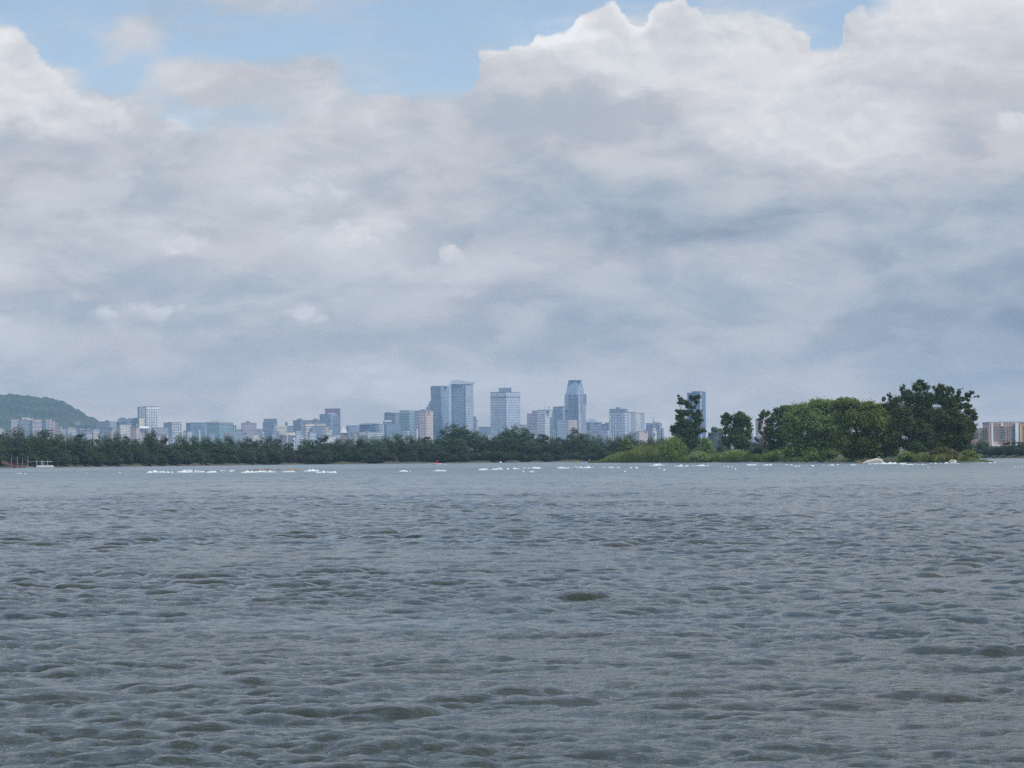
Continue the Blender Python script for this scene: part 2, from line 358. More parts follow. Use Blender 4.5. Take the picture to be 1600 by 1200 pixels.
# ------------------------------------------------------------------ object helpers
def tag(o, label=None, cat=None, group=None, kind=None):
    for k, v in (('label', label), ('category', cat), ('group', group), ('kind', kind)):
        if v: o[k] = v
    return o
def empty(name, loc=(0, 0, 0), rz=0):
    o = bpy.data.objects.new(name, None); COL.objects.link(o)
    o.location = loc; o.rotation_euler = (0, 0, rz); o.empty_display_size = 1
    return o
class MB:
    def __init__(s): s.v = []; s.f = []
    def prism(s, pts, z0, z1, top=None, cap=True):
        """upright prism over a footprint; top = other footprint for the upper ring"""
        n = len(pts); b = len(s.v); t = top or pts
        s.v += [(x, y, z0) for x, y in pts] + [(x, y, z1) for x, y in t]
        for i in range(n):
            j = (i+1) % n; s.f.append((b+i, b+j, b+n+j, b+n+i))
        s.f.append(tuple(b+i for i in reversed(range(n)))); s.f.append(tuple(b+n+i for i in range(n)))
        return s
    def box(s, x0, x1, y0, y1, z0, z1): return s.prism([(x0, y0), (x1, y0), (x1, y1), (x0, y1)], z0, z1)
    def tube(s, pts, rad, n=6):
        b = len(s.v); pts = [Vector(p) for p in pts]
        for i, p in enumerate(pts):
            d = (pts[min(i+1, len(pts)-1)]-pts[max(i-1, 0)]).normalized()
            a = d.orthogonal().normalized(); c = d.cross(a); r = rad[i] if hasattr(rad, '__len__') else rad
            for k in range(n):
                q = p + (a*math.cos(2*PI*k/n)+c*math.sin(2*PI*k/n))*r; s.v.append(tuple(q))
        for i in range(len(pts)-1):
            for k in range(n):
                k2 = (k+1) % n; s.f.append((b+i*n+k, b+i*n+k2, b+(i+1)*n+k2, b+(i+1)*n+k))
        s.f.append(tuple(b+k for k in reversed(range(n)))); e = b+(len(pts)-1)*n; s.f.append(tuple(e+k for k in range(n)))
        return s
    def lathe(s, prof, cx=0, cy=0, n=12, sx=1, sy=1):
        b = len(s.v)
        for r, z in prof:
            for k in range(n): s.v.append((cx+sx*r*math.cos(2*PI*k/n), cy+sy*r*math.sin(2*PI*k/n), z))
        for i in range(len(prof)-1):
            for k in range(n):
                k2 = (k+1) % n; s.f.append((b+i*n+k, b+i*n+k2, b+(i+1)*n+k2, b+(i+1)*n+k))
        s.f.append(tuple(b+k for k in reversed(range(n)))); e = b+(len(prof)-1)*n; s.f.append(tuple(e+k for k in range(n)))
        return s
    def build(s, name, m, parent=None, smooth=False):
        me = bpy.data.meshes.new(name); me.from_pydata(s.v, [], s.f); me.update()
        if smooth: me.shade_smooth()
        if m: me.materials.append(m)
        o = bpy.data.objects.new(name, me); COL.objects.link(o)
        if parent: o.parent = parent
        return o
def npmesh(name, V, Q, m=None):
    me = bpy.data.meshes.new(name); n, q, k = len(V), len(Q), Q.shape[1]
    me.vertices.add(n); me.vertices.foreach_set('co', V.astype(np.float32).ravel())
    me.loops.add(q*k); me.loops.foreach_set('vertex_index', Q.astype(np.int32).ravel())
    me.polygons.add(q); me.polygons.foreach_set('loop_start', np.arange(0, q*k, k, dtype=np.int32))
    me.update(calc_edges=True)
    if m: me.materials.append(m)
    return me
def link(name, me, parent=None):
    o = bpy.data.objects.new(name, me); COL.objects.link(o)
    if parent: o.parent = parent
    return o
# ------------------------------------------------------------------ river
SH_PX = [-6000, -600, 0, 200, 400, 700, 1100, 1400, 1600, 2400, 7600]
SH_D = [1100, 1330, 1394, 1500, 1600, 1650, 1700, 1560, 1430, 1300, 1200]
def shoreD(px): return float(np.interp(px, SH_PX, SH_D))
IS_PX = [915, 940, 1000, 1100, 1240, 1340, 1400, 1500, 1545]
IS_D = [1265, 1255, 1200, 1133, 1070, 960, 880, 822, 815]
def isD(px): return float(np.interp(px, IS_PX, IS_D))

def build_river():
    rng = np.random.RandomState(11)
    a = np.arange(-.285, .2851, .00062)
    extra = np.array([.30, .34, .4, .5, .65, .85, 1.05, 1.25, 1.42])
    az = np.concatenate([-extra[::-1], a, extra])
    D = [12.0]
    while D[-1] < 1800: D.append(D[-1]*(1.0021 if D[-1] < 215 else 1.0024 if D[-1] < 480 else 1.0036 if D[-1] < 760 else 1.008))
    D = np.array(D); nr, nc = len(D), len(az)
    X = (D[:, None]*np.tan(az)[None, :]).astype(np.float32); Yg = np.repeat(D[:, None], nc, 1).astype(np.float32)
    x, y = X.ravel(), Yg.ravel(); d = y
    dyc = np.repeat(np.gradient(D)[:, None], nc, 1).ravel().astype(np.float32)
    dxc = d*.00062
    Z = np.zeros_like(x); DX = np.zeros_like(x); DY = np.zeros_like(x)
    # how lively the water is, by distance out from the bank
    wob = 12*np.sin(x*.021+1)+8*np.sin(x*.057+2.2)+5*np.sin(x*.13)
    dd = d + wob*np.clip(d/210, 0, 1.5)
    amp = np.interp(dd, [18, 60, 120, 206, 226, 300, 420, 500, 600, 760, 900, 1200, 1700], [.74, 1.08, 1.35, 1.5, .8, .6, .6, .8, 1.3, .9, .35, .28, .25]).astype(np.float32)
    amp2 = np.interp(dd, [140, 215, 300, 500, 600, 760, 900, 1700], [0, .8, .8, 1.0, 1.5, 1.2, .6, .3]).astype(np.float32)
    # gusts and slicks: slow patches
    patch = np.zeros_like(x)
    for _ in range(14):
        L = rng.uniform(5, 40); th = rng.uniform(0, PI); patch += np.sin(2*PI*(x*math.cos(th)*.55+y*math.sin(th))/L+rng.uniform(0, 6.28))
    patch = np.clip(1+patch*.12, .45, 1.7).astype(np.float32)
    nW = 185
    env = []
    for _ in range(6):
        L = rng.uniform(1.0, 6); e = np.zeros_like(x)
        for _ in range(5):
            th = rng.uniform(0, PI); l2 = L*rng.uniform(.7, 1.5); e += np.sin(2*PI*(x*math.cos(th)+y*math.sin(th))/l2+rng.uniform(0, 6.28))
        env.append(np.clip(.70+e*.34, .12, 1.7).astype(np.float32))
    for i in range(nW):
        lam = math.exp(rng.uniform(math.log(.13), math.log(2.3))) if i < 150 else rng.uniform(2.0, 5.5)
        th = PI/2*1.06+rng.normal(0, .5)
        if rng.rand() < .18: th = rng.uniform(0, 2*PI)
        kx, ky = math.cos(th)*2*PI/lam, math.sin(th)*2*PI/lam
        ka = .040*(1.15 if .35 < lam < 1.1 else 1.4 if lam < .35 else .68)
        if i >= 150: ka = .022
        A = ka*lam/(2*PI)
        res = np.minimum(lam/np.maximum(abs(math.sin(th)), .15)/(2.6*dyc), lam/np.maximum(abs(math.cos(th)), .1)/(3.2*dxc))
        w = np.clip(res-.6, 0, 1)*(amp if i < 150 else amp2)*patch*env[i % 6]*A
        ph = kx*x+ky*y+rng.uniform(0, 6.28)
        s, c = np.sin(ph), np.cos(ph)
        Z += w*s; DX -= w*1.3*c*math.cos(th); DY -= w*1.3*c*math.sin(th)
    Z = .15*np.tanh(Z/.15)
    # standing waves of the rapids
    rap = np.exp(-((dd-655)/75)**2)
    for _ in range(26):
        lam = rng.uniform(5, 13); th = PI/2+rng.normal(0, .5)
        ph = 2*PI*(x*math.cos(th)+y*math.sin(th))/lam+rng.uniform(0, 6.28)
        Z += rap*.030*np.sin(ph)
    lim = np.clip((.285-np.abs(np.arctan2(x, y)))/.02, 0, 1)
    Z *= lim; DX *= lim; DY *= lim
    V = np.stack([x+DX, y+DY, Z], 1)
    idx = np.arange(nr*nc).reshape(nr, nc)
    Q = np.stack([idx[:-1, :-1], idx[:-1, 1:], idx[1:, 1:], idx[1:, :-1]], -1).reshape(-1, 4)
    # flat margins: towards and behind the bank, and beside the fan
    e0 = [(-7000, -60, 0), (7000, -60, 0)]
    b = len(V); i0, i1 = idx[0, 0], idx[0, -1]
    V = np.vstack([V, np.array(e0)])
    Q = np.vstack([Q, [[b, b+1, i1, i0]]])
    m = bpy.data.materials.new('river_water'); m.use_nodes = True; N = NT(m.node_tree)
    bs = N.n['Principled BSDF']; p = N.node('ShaderNodeNewGeometry').outputs['Position']
    px, py, pz = N.sep(p)
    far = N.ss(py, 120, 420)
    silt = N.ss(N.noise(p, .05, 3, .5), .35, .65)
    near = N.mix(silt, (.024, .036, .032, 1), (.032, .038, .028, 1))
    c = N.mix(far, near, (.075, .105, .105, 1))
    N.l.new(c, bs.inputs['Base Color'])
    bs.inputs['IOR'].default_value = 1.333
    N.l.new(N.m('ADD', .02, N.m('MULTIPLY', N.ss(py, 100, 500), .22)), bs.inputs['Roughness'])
    # ripples finer than the mesh
    q = N.vm('MULTIPLY', p, (.62, 1.7, 1.0))
    h1 = N.m('MULTIPLY', N.noise(q, 4.0, 6, .70, dist=.7), .048)
    h2 = N.m('MULTIPLY', N.noise(q, .9, 4, .6, dist=.6), .13)
    h3 = N.m('MULTIPLY', N.noise(q, 15.0, 3, .6), .016)
    bandA = N.m('MULTIPLY', N.ss(py, 40, 190), 1.0)
    slick = N.ss(N.noise(N.vm('MULTIPLY', p, (.035, .10, 1.0)), 1.0, 4, .6), .32, .62)
    hh = N.m('ADD', N.m('ADD', h1, h3), N.m('MULTIPLY', h2, bandA))
    calm = N.ramp(N.m('DIVIDE', py, 1000.0), [(0, (1,)*3), (.19, (1,)*3), (.225, (.5,)*3), (.40, (.40,)*3), (.52, (.95,)*3), (.75, (1,)*3), (.92, (.5,)*3), (1, (.45,)*3)])
    bp = N.node('ShaderNodeBump'); bp.inputs['Distance'].default_value = 1.0
    N.l.new(N.m('MULTIPLY', calm, N.m('ADD', .42, N.m('MULTIPLY', slick, .58))), bp.inputs['Strength'])
    N.l.new(hh, bp.inputs['Height']); N.l.new(bp.outputs[0], bs.inputs['Normal'])
    me = npmesh('river', V, Q, m); me.shade_smooth()
    tag(link('river', me), kind='structure')
build_river()

def n1(rng, x, L0, L1, k=8):
    r = np.zeros_like(x)
    for _ in range(k): r += np.sin(2*PI*x/rng.uniform(L0, L1)+rng.uniform(0, 6.28))
    return r/math.sqrt(k/2)
FOAM = mat('foam', (.50, .56, .58), .9, .3, 1.6)
def build_foam():
    rng = np.random.RandomState(5); VV = []; QQ = []; b = 0
    # x0, x1, y at x0, y at x1, crest height in photo pixels, cover
    seg = [(228,272,738.5,739,3.8,.7),(272,322,738,739,4.8,.95),(320,345,738,739,3.4,.5),(342,356,737,737,4,.5),(356,368,736.5,738,5,.9),(376,432,738,739,4,.7),(395,418,737.5,738.5,4.5,1.),(430,470,738,738,2,-.1),
           (472,502,736,738,4,.55),(490,528,739,738.5,3,.7),(540,575,736,735,2,-.1),(640,700,737,736,2,-.4),(742,765,735,734,3,.3),(764,815,734.5,733.5,4,.5),(812,850,733.5,732,4,.4),(866,888,733.5,732,6,.9),(885,936,733,732,4,.5),
           (936,1000,732,732,4,.45),(1008,1040,728,728,3.5,.3),(1020,1036,732.5,732.5,3,.3),(1052,1090,729.5,729,3,.25),(1083,1112,729.5,728.5,3.2,.4),(1128,1148,731,729.5,4,.5),(1166,1185,728,727,2.5,.5),(1190,1240,728,727,2.5,.2),(1235,1275,729.5,729,2.5,.1),
           (1280,1345,728,727,2.2,-.2),(1355,1420,725.5,725,2.6,.75),(1405,1450,728,727,3,.5),(1425,1500,725,725.5,2.4,.1),(1500,1560,724,724,1.8,-.3),(1560,1640,723,722,2,-.4),
           (0,230,741,739,1.6,-.8),(560,740,738,736,1.6,-.6),(1000,1300,735,733,2,-.75),(1300,1620,733,730,2,-.8),(700,1000,739,737,1.8,-.8),(-300,0,744,741,2.2,-.3),(1640,1900,724,722,2.5,0)]
    for (x0, x1, ya, yb, h, cov) in seg:
        def dist(px, py): return F*CH/(py+(px-800)*.0094-715.7)
        Da, Db = dist(x0, ya), dist(x1, yb)
        if x1-x0 < 80: Da = Db = (Da+Db)/2
        A = np.array([gx(x0, Da), Da]); B = np.array([gx(x1, Db), Db])
        Ln = abs(B[0]-A[0]); n = int(Ln/.12)+2; k = 15
        t = np.linspace(0, 1, n); s = t*Ln; hm = .60*h/F*.5*(Da+Db)
        dep = np.linspace(-1, 1, k)
        off = n1(rng, s, 6, 30)*1.1
        H = np.clip(cov+.10+n1(rng, s, 3.0, 16, 9)*.38+n1(rng, s, .5, 2.0, 8)*.26, -.4, 1.0)*np.clip(np.minimum(t, 1-t)*Ln/2.0, 0, 1)
        P = A[None, :]+t[:, None]*(B-A)[None, :]
        X = np.repeat(P[:, :1], k, 1); W = 1.5+.5*n1(rng, s, 3, 9)
        Yy = P[:, 1:2]+off[:, None]+dep[None, :]*np.clip(W, .6, 3)[:, None]
        prof = np.exp(-(dep*1.7)**2)
        jag = rng.normal(0, .06, (n, k))+.1*np.sin(s[:, None]*2.1+dep[None, :]*5)*np.sin(s[:, None]*.83+1)
        tx = np.zeros((n, k))
        for _ in range(9):
            kk = 2*PI/rng.uniform(.5, 2.4); ta = rng.uniform(0, PI); tx += np.sin(kk*(s[:, None]*math.cos(ta)+dep[None, :]*1.4*math.sin(ta))+rng.uniform(0, 6.28))
        tx *= .13; g = np.clip(H/.14, 0, 1)[:, None]
        Z = -.38+g*.56*prof[None, :]**.3 + hm*np.clip(H, 0, 2)[:, None]*prof[None, :]*(.85+tx) + tx*.12
        VV.append(np.stack([X+rng.normal(0, .04, X.shape), Yy, Z], -1).reshape(-1, 3))
        idx = np.arange(n*k).reshape(n, k)+b; b += n*k
        QQ.append(np.stack([idx[:-1, :-1], idx[1:, :-1], idx[1:, 1:], idx[:-1, 1:]], -1).reshape(-1, 4))
    me = npmesh('whitewater', np.vstack(VV), np.vstack(QQ), FOAM); me.shade_smooth()
    tag(link('whitewater', me), 'broken white foam crests of the rapids running across the river', kind='stuff')
build_foam()

# ------------------------------------------------------------------ land
def build_land():
    pxs = np.concatenate([np.linspace(-9000, -600, 22), np.linspace(-560, 2160, 180), np.linspace(2200, 10000, 22)])
    offs = np.array([-6, 0, 1.5, 4, 8, 15, 30, 60, 120, 300, 800, 2000, 4000, 6500, 9200]); hs = [-1.2, -.1, .4, .9, 1.3, 1.7, 2.2, 2.8, 3, 3.5, 5, 8, 14, 22, 28]
    rng = np.random.RandomState(3); V = []
    jit = n1(rng, pxs, 20, 120)*4
    for i, px in enumerate(pxs):
        d0 = shoreD(px)+jit[i]
        for j, (o, h) in enumerate(zip(offs, hs)):
            D = min(d0+o, 11200); V.append((gx(px, D), D, h+(rng.normal(0, .15) if j > 2 else 0)))
    n, k = len(pxs), len(offs); idx = np.arange(n*k).reshape(n, k)
    Q = np.stack([idx[:-1, :-1], idx[1:, :-1], idx[1:, 1:], idx[:-1, 1:]], -1).reshape(-1, 4)
    m = bpy.data.materials.new('bank_grass'); m.use_nodes = True; N = NT(m.node_tree); bs = N.n['Principled BSDF']
    p = N.node('ShaderNodeNewGeometry').outputs['Position']; z = N.sep(p)[2]
    g = N.mix(N.ss(N.noise(p, .08, 4, .6), .35, .65), (.025, .042, .016, 1), (.055, .062, .028, 1))
    N.l.new(N.mix(N.ss(z, .2, .9), (.07, .06, .045, 1), g), bs.inputs['Base Color']); bs.inputs['Roughness'].default_value = .95
    me = npmesh('ground', np.array(V), Q, m); me.shade_smooth()
    tag(link('ground', me), kind='structure')
    # the island: a low bank
    pxs = np.linspace(917, 1543, 240); V = []
    cs = [(-3, -1.), (0, -.05), (1.2, .35), (4, .7), (10, 1.0), (25, 1.2), (45, 1.2), (62, .8), (72, 0), (80, -1)]
    jit = n1(rng, pxs, 10, 60)*1.0
    for i, px in enumerate(pxs):
        e = min(1, (px-917)/25, (1543-px)/20); e = max(0, e)**.5; d0 = isD(px)+jit[i]
        for o, h in cs:
            D = d0+o*(.15+.85*e) ; V.append((gx(px, D), D, h*e-.25*(1-e)+(rng.normal(0, .06) if h > 0 else 0)))
    n, k = len(pxs), len(cs); idx = np.arange(n*k).reshape(n, k)
    Q = np.stack([idx[:-1, :-1], idx[1:, :-1], idx[1:, 1:], idx[:-1, 1:]], -1).reshape(-1, 4)
    me = npmesh('island_ground', np.array(V), Q, m); me.shade_smooth()
    tag(link('island_ground', me), kind='structure')
    # wooded hill at the left
    prof = [(-1500, 700), (-1100, 668), (-700, 640), (-350, 622), (-150, 616), (0, 617), (30, 618), (60, 621), (80, 623.5), (100, 628), (110, 635), (122, 642), (135, 650), (150, 655.5), (170, 672), (195, 692), (215, 703)]
    pxs = np.linspace(-1500, 215, 600); V = []
    topy = np.interp(pxs, [a for a, _ in prof], [b for _, b in prof])
    rows = np.linspace(0, 1, 60)
    fine = rng.normal(0, 1, (600, 60))
    ph = rng.uniform(0, 6.28, 30); kx = rng.uniform(.02, .5, 30); ky = rng.uniform(10, 90, 30)
    for i, px in enumerate(pxs):
        H = gz(px, topy[i], 9500)
        for j, t in enumerate(rows):
            D = 8500+t*2100; e = math.sin(min(1, t/.476)*PI/2)**.8 if t < .476 else math.cos((t-.476)/.524*PI/2)
            b = sum(math.sin(kx[q]*px+ky[q]*t+ph[q]) for q in range(0, 12))
            z = 14+max(0, H-14)*e + (b*1.0+fine[i, j]*1.6)*(1 if H > 20 else .2)
            V.append((gx(px, D), D, z))
    n, k = 600, 60; idx = np.arange(n*k).reshape(n, k)
    Q = np.stack([idx[:-1, :-1], idx[1:, :-1], idx[1:, 1:], idx[:-1, 1:]], -1).reshape(-1, 4)
    m2 = bpy.data.materials.new('hill_forest'); m2.use_nodes = True; N = NT(m2.node_tree); bs = N.n['Principled BSDF']
    p = N.node('ShaderNodeNewGeometry').outputs['Position']
    c = N.mix(N.ss(N.noise(p, .012, 6, .7), .35, .65), (.012, .028, .018, 1), (.040, .068, .030, 1))
    N.l.new(c, bs.inputs['Base Color']); bs.inputs['Roughness'].default_value = .95
    bp = N.node('ShaderNodeBump'); bp.inputs['Distance'].default_value = 10; N.l.new(N.noise(p, .05, 5, .7), bp.inputs['Height']); N.l.new(bp.outputs[0], bs.inputs['Normal'])
    me = npmesh('hill', np.array(V), Q, m2)
    tag(link('hill', me), kind='structure')
build_land()

def build_haze():
    o = MB().box(-8500, 8500, -70, 11400, -3, 335).build('haze', None)
    m = bpy.data.materials.new('haze_air'); m.use_nodes = True; N = NT(m.node_tree); N.n.clear()
    out = N.node('ShaderNodeOutputMaterial'); v = N.node('ShaderNodeVolumePrincipled')
    v.inputs['Color'].default_value = (.46, .70, .98, 1); v.inputs['Density'].default_value = .000052
    v.inputs['Anisotropy'].default_value = 0.0
    N.l.new(v.outputs[0], out.inputs['Volume']); o.data.materials.append(m)
    tag(o, 'thin bluish summer haze over the whole river and city', kind='stuff')
build_haze()
# ------------------------------------------------------------------ trees
def leaves(C, Nrm, size, asp, rng, droop=0.0):
    """a rhombic leaf spray at each centre"""
    n = len(C)
    nr = Nrm*.75+rng.normal(0, .55, (n, 3)); nr[:, 2] += .35; nr /= np.linalg.norm(nr, axis=1)[:, None]+1e-6
    t = rng.normal(0, 1, (n, 3)); t[:, 2] -= droop
    t -= nr*(t*nr).sum(1)[:, None]; t /= np.linalg.norm(t, axis=1)[:, None]+1e-6
    bt = np.cross(nr, t); s = (size*rng.uniform(.6, 1.35, n))[:, None]
    V = np.stack([C-t*s*asp*.5, C+bt*s*.5/asp**.5*rng.uniform(.7, 1.2, (n, 1)), C+t*s*asp*.5, C-bt*s*.5/asp**.5], 1).reshape(-1, 3)
    return V, np.arange(n*4).reshape(n, 4)
def crown(blobs, n, size, seed, mat_, clump=30, asp=1.3, droop=0., cr=.2, shell=.55, flat=.75, name='crown', tail=.22):
    rng = np.random.RandomState(seed); B = np.array(blobs, float)
    w = B[:, 3]*B[:, 4]+B[:, 3]*B[:, 5]; w /= w.sum()
    nc = max(6, n//clump); bi = rng.choice(len(B), nc, p=w)
    d = rng.normal(0, 1, (nc, 3)); d /= np.linalg.norm(d, axis=1)[:, None]
    r = rng.uniform(shell**2, 1, nc)**.5
    R = B[bi][:, 3:6]; cc = B[bi][:, :3]+d*R*r[:, None]
    rad = R.mean(1)*cr*rng.uniform(.6, 1.5, nc)
    k = rng.poisson(clump, nc)+3; ci = np.repeat(np.arange(nc), k)
    o = rng.normal(0, 1, (len(ci), 3)); o /= np.linalg.norm(o, axis=1)[:, None]; rr = rng.uniform(.1, 1, len(ci))**.45
    P = cc[ci]+o*rr[:, None]*rad[ci][:, None]*np.array([1.15, 1.15, flat])
    far = rng.rand(len(ci)) < tail; P[far] += rng.normal(0, .55, (far.sum(), 3))*rad[ci][far][:, None]
    V, Q = leaves(P, (o*.6+d[ci]*.6), size, asp, rng, droop)
    return npmesh(name, V, Q, mat_)
def trunk_mb(mb, base, tips, r, rng, split=.35):
    """stem that parts into limbs reaching each tip"""
    base = Vector(base); T = [Vector(t) for t in tips]
    mid = base+(sum(T, Vector())/len(T)-base)*split; mid.x += rng.uniform(-.3, .3)
    mb.tube([base-Vector((0, 0, .5)), base+(mid-base)*.5+Vector((rng.uniform(-.2, .2), 0, 0)), mid], [r*1.25, r, r*.8], 7)
    for t in T:
        a = mid+(t-mid)*.35+Vector((rng.uniform(-.5, .5), rng.uniform(-.5, .5), .6)); b = mid+(t-mid)*.72+Vector((rng.uniform(-.4, .4), 0, .3))
        mb.tube([mid-Vector((0, 0, r*.5)), a, b, t], [r*.6, r*.42, r*.25, r*.08], 5)
# the distant kinds: normalised to 1 m half-width and 1 m height, scaled when placed
def far_kind(k, seed):
    rng = random.Random(seed)
    if k == 'round': B = [(0, 0, 9.5, 4.6, 4.4, 5.8), (-3, 0, 7, 3, 3, 4), (3, .5, 7.5, 3, 3, 4.2), (0, -1, 4.5, 4.4, 3.6, 3.6)]
    elif k == 'tall': B = [(0, 0, 11, 3.6, 3.6, 5), (-1.8, 0, 7, 3, 3, 4.5), (2, 0, 6.5, 3, 3, 4.5), (.6, 0, 13.8, 1.8, 1.8, 2.2), (0, -.5, 4, 3.9, 3, 3.2)]
    elif k == 'lobed': B = [(-2.4, 0, 10.5, 2.7, 3, 4), (2.2, 0, 12, 2.7, 3, 4), (0, 0, 7, 4.8, 4, 4), (3.4, 0, 6, 2.2, 2.5, 3), (-3.8, 0, 5.2, 2, 2.5, 3), (0, -.5, 3.6, 4.4, 3, 3)]
    elif k == 'spread': B = [(0, 0, 11, 4.2, 4, 4.6), (-3.4, 0, 9.5, 2.8, 3, 3.6), (3.6, 0, 9.6, 2.8, 3, 3.8), (-2, 0, 5, 4, 3, 4), (2.4, 0, 4.6, 3.4, 3, 4)]
    elif k == 'bush': B = [(0, 0, 8, 5, 4, 7.5), (-3, -.5, 5, 3, 3, 5), (3, -.5, 5.4, 3, 3, 5.4)]
    B = [(x*rng.uniform(.85, 1.15), y, z*rng.uniform(.94, 1.04), a*rng.uniform(.88, 1.1), b, c*rng.uniform(.9, 1.05)) for x, y, z, a, b, c in B]
    me = crown(B, 7000, .44, seed, LEAF['far'], clump=44, cr=.36, shell=.5, tail=.03)
    mb = MB(); trunk_mb(mb, (0, 0, 0), [(b[0]*.9, b[1], b[2]) for b in B[:3]], .34, rng, .3)
    zt = max(b[2]+b[5] for b in B)
    v = np.array([x.co[2] for x in me.vertices]); zt = np.percentile(v, 99.6); hw = np.percentile(np.abs([x.co[0] for x in me.vertices]), 97)
    t = mb.build('trunk', BARK); tm = t.data; bpy.data.objects.remove(t)
    return me, tm, float(zt), float(hw)
KINDS = {k: [far_kind(k, 100+31*i+hash_) for i in range(3)] for k, hash_ in (('round', 1), ('tall', 2), ('lobed', 3), ('spread', 4), ('bush', 5))}
VAR = {}
def variant(me, matkey):
    if matkey == 'far': return me
    k = (me.name, matkey)
    if k not in VAR:
        c = me.copy(); c.materials[0] = LEAF[matkey]; VAR[k] = c
    return VAR[k]
LANDM = [(-60, 62, 'wide pinkish apartment slab'), (62, 96, 'stepped pink apartment blocks'), (96, 178, 'low beige blocks beside the hill'), (178, 250, 'white gridded tower'), (250, 290, 'slate and white gridded block'), (290, 372, 'long teal office blocks'),
         (372, 404, 'mauve flat block'), (404, 436, 'grey-blue setback tower'), (436, 472, 'small cream classical building'), (472, 532, 'purple arch-topped tower'), (532, 592, 'low dark blue offices'), (592, 660, 'teal and slate office cluster'), (660, 700, 'stepped dark-topped tower'),
         (700, 750, 'curved-roof glass tower'), (750, 820, 'flat tower with central mast'), (820, 866, 'white-sided tower with mast'), (866, 932, 'tapered-crown tower'), (932, 1005, 'pale striped hotel block'), (1005, 1060, 'thin church steeple'),
         (1060, 1150, 'lone blue tower behind the island'), (1150, 1240, 'gap between the island trees'), (1500, 1548, 'yellow gridded block at right'), (1548, 1900, 'big brick apartment block')]
ORD = ['first', 'second', 'third', 'fourth', 'fifth', 'sixth', 'seventh', 'eighth', 'ninth', 'tenth', 'eleventh', 'twelfth']
far_specs = []
def far_tree(px, topy, w, kind, leaf='far', back=18, row='tall'):
    far_specs.append((px, topy, w, kind, leaf, back, row))
tops = [(-90,674,30),(-55,670,30),(-25,676,28),(5,673,22),(28,667,24),(50,677,20),(70,672,32),(93,677,24),(112,681,20),(127,679,22),(146,682,22),(166,680,24),(184,677,20),(196,682,14),(212,686,18),(230,677,14),(238,673,20),(258,684,22),
 (282,680,24),(302,682,20),(322,682,22),(341,684,18),(357,680,20),(374,688,16),(388,684,22),(404,684,16),(421,682,18),(434,682,16),(452,689,18),(476,686,18),(490,684,18),(508,681,26),(528,685,18),(546,686,20),(568,680,22),(585,682,20),
 (602,681,22),(621,678,20),(640,680,22),(656,684,16),(669,683,18),(684,685,18),(712,662,46),(744,674,22),(758,679,20),(779,678,22),(803,665,40),(822,669,22),(846,679,24),(864,684,16),(878,684,18),(898,669,22),(915,678,20),(933,680,20),
 (950,683,18),(966,681,18),(982,679,20),(1000,685,18),(1018,683,18),(1035,684,20),(1055,683,20),(1078,686,22),(1104,684,22),(1132,688,22),(1160,684,20),(1183,683,18),(1204,686,20),(1512,690,22),(1534,687,22),(1556,697,18),(1575,690,20),(1592,688,22),(1612,686,24),(1640,684,26),(1672,686,28)]
rk = random.Random(21)
for px, ty, w in tops:
    kind = 'spread' if w > 35 else rk.choice(['round', 'round', 'lobed', 'round', 'spread', 'tall'])
    far_tree(px, ty, w*1.12, kind, rk.choice(['far', 'far', 'far', 'farlight']), 26 + rk.uniform(0, 14))
px = -80
while px < 1240:                         # the row before them, lower and fuller, down to the water
    if px > 1062 or not (any(a < px < b for a, b in [(282, 300), (612, 632), (728, 748)])):
        base_top = np.interp(px, [t[0] for t in tops], [t[1] for t in tops])
        lf = rk.choice(['far', 'far', 'farlight', 'farlight', 'fargrey' if rk.random() < .6 else 'far'])
        far_tree(px, max(base_top+rk.uniform(5, 17), 684), rk.uniform(21, 31), rk.choice(['round', 'bush', 'lobed', 'round', 'tall']), lf, rk.uniform(9, 18), 'mid')
    px += rk.uniform(12.5, 17)
for px in (1545, 1562, 1580, 1598, 1618, 1645): far_tree(px, 696+rk.uniform(-2, 3), 22, 'bush', 'far', 10, 'mid')
far_tree(717, 690, 26, 'round', 'fargrey', 7, 'mid')
px = -70
while px < 1235:
    far_tree(px, 707+rk.uniform(-5, 6), rk.uniform(16, 27), 'bush', rk.choice(['far', 'farlight', 'farlight', 'fargrey']), rk.uniform(2.5, 7), 'low')
    px += rk.uniform(11, 22)
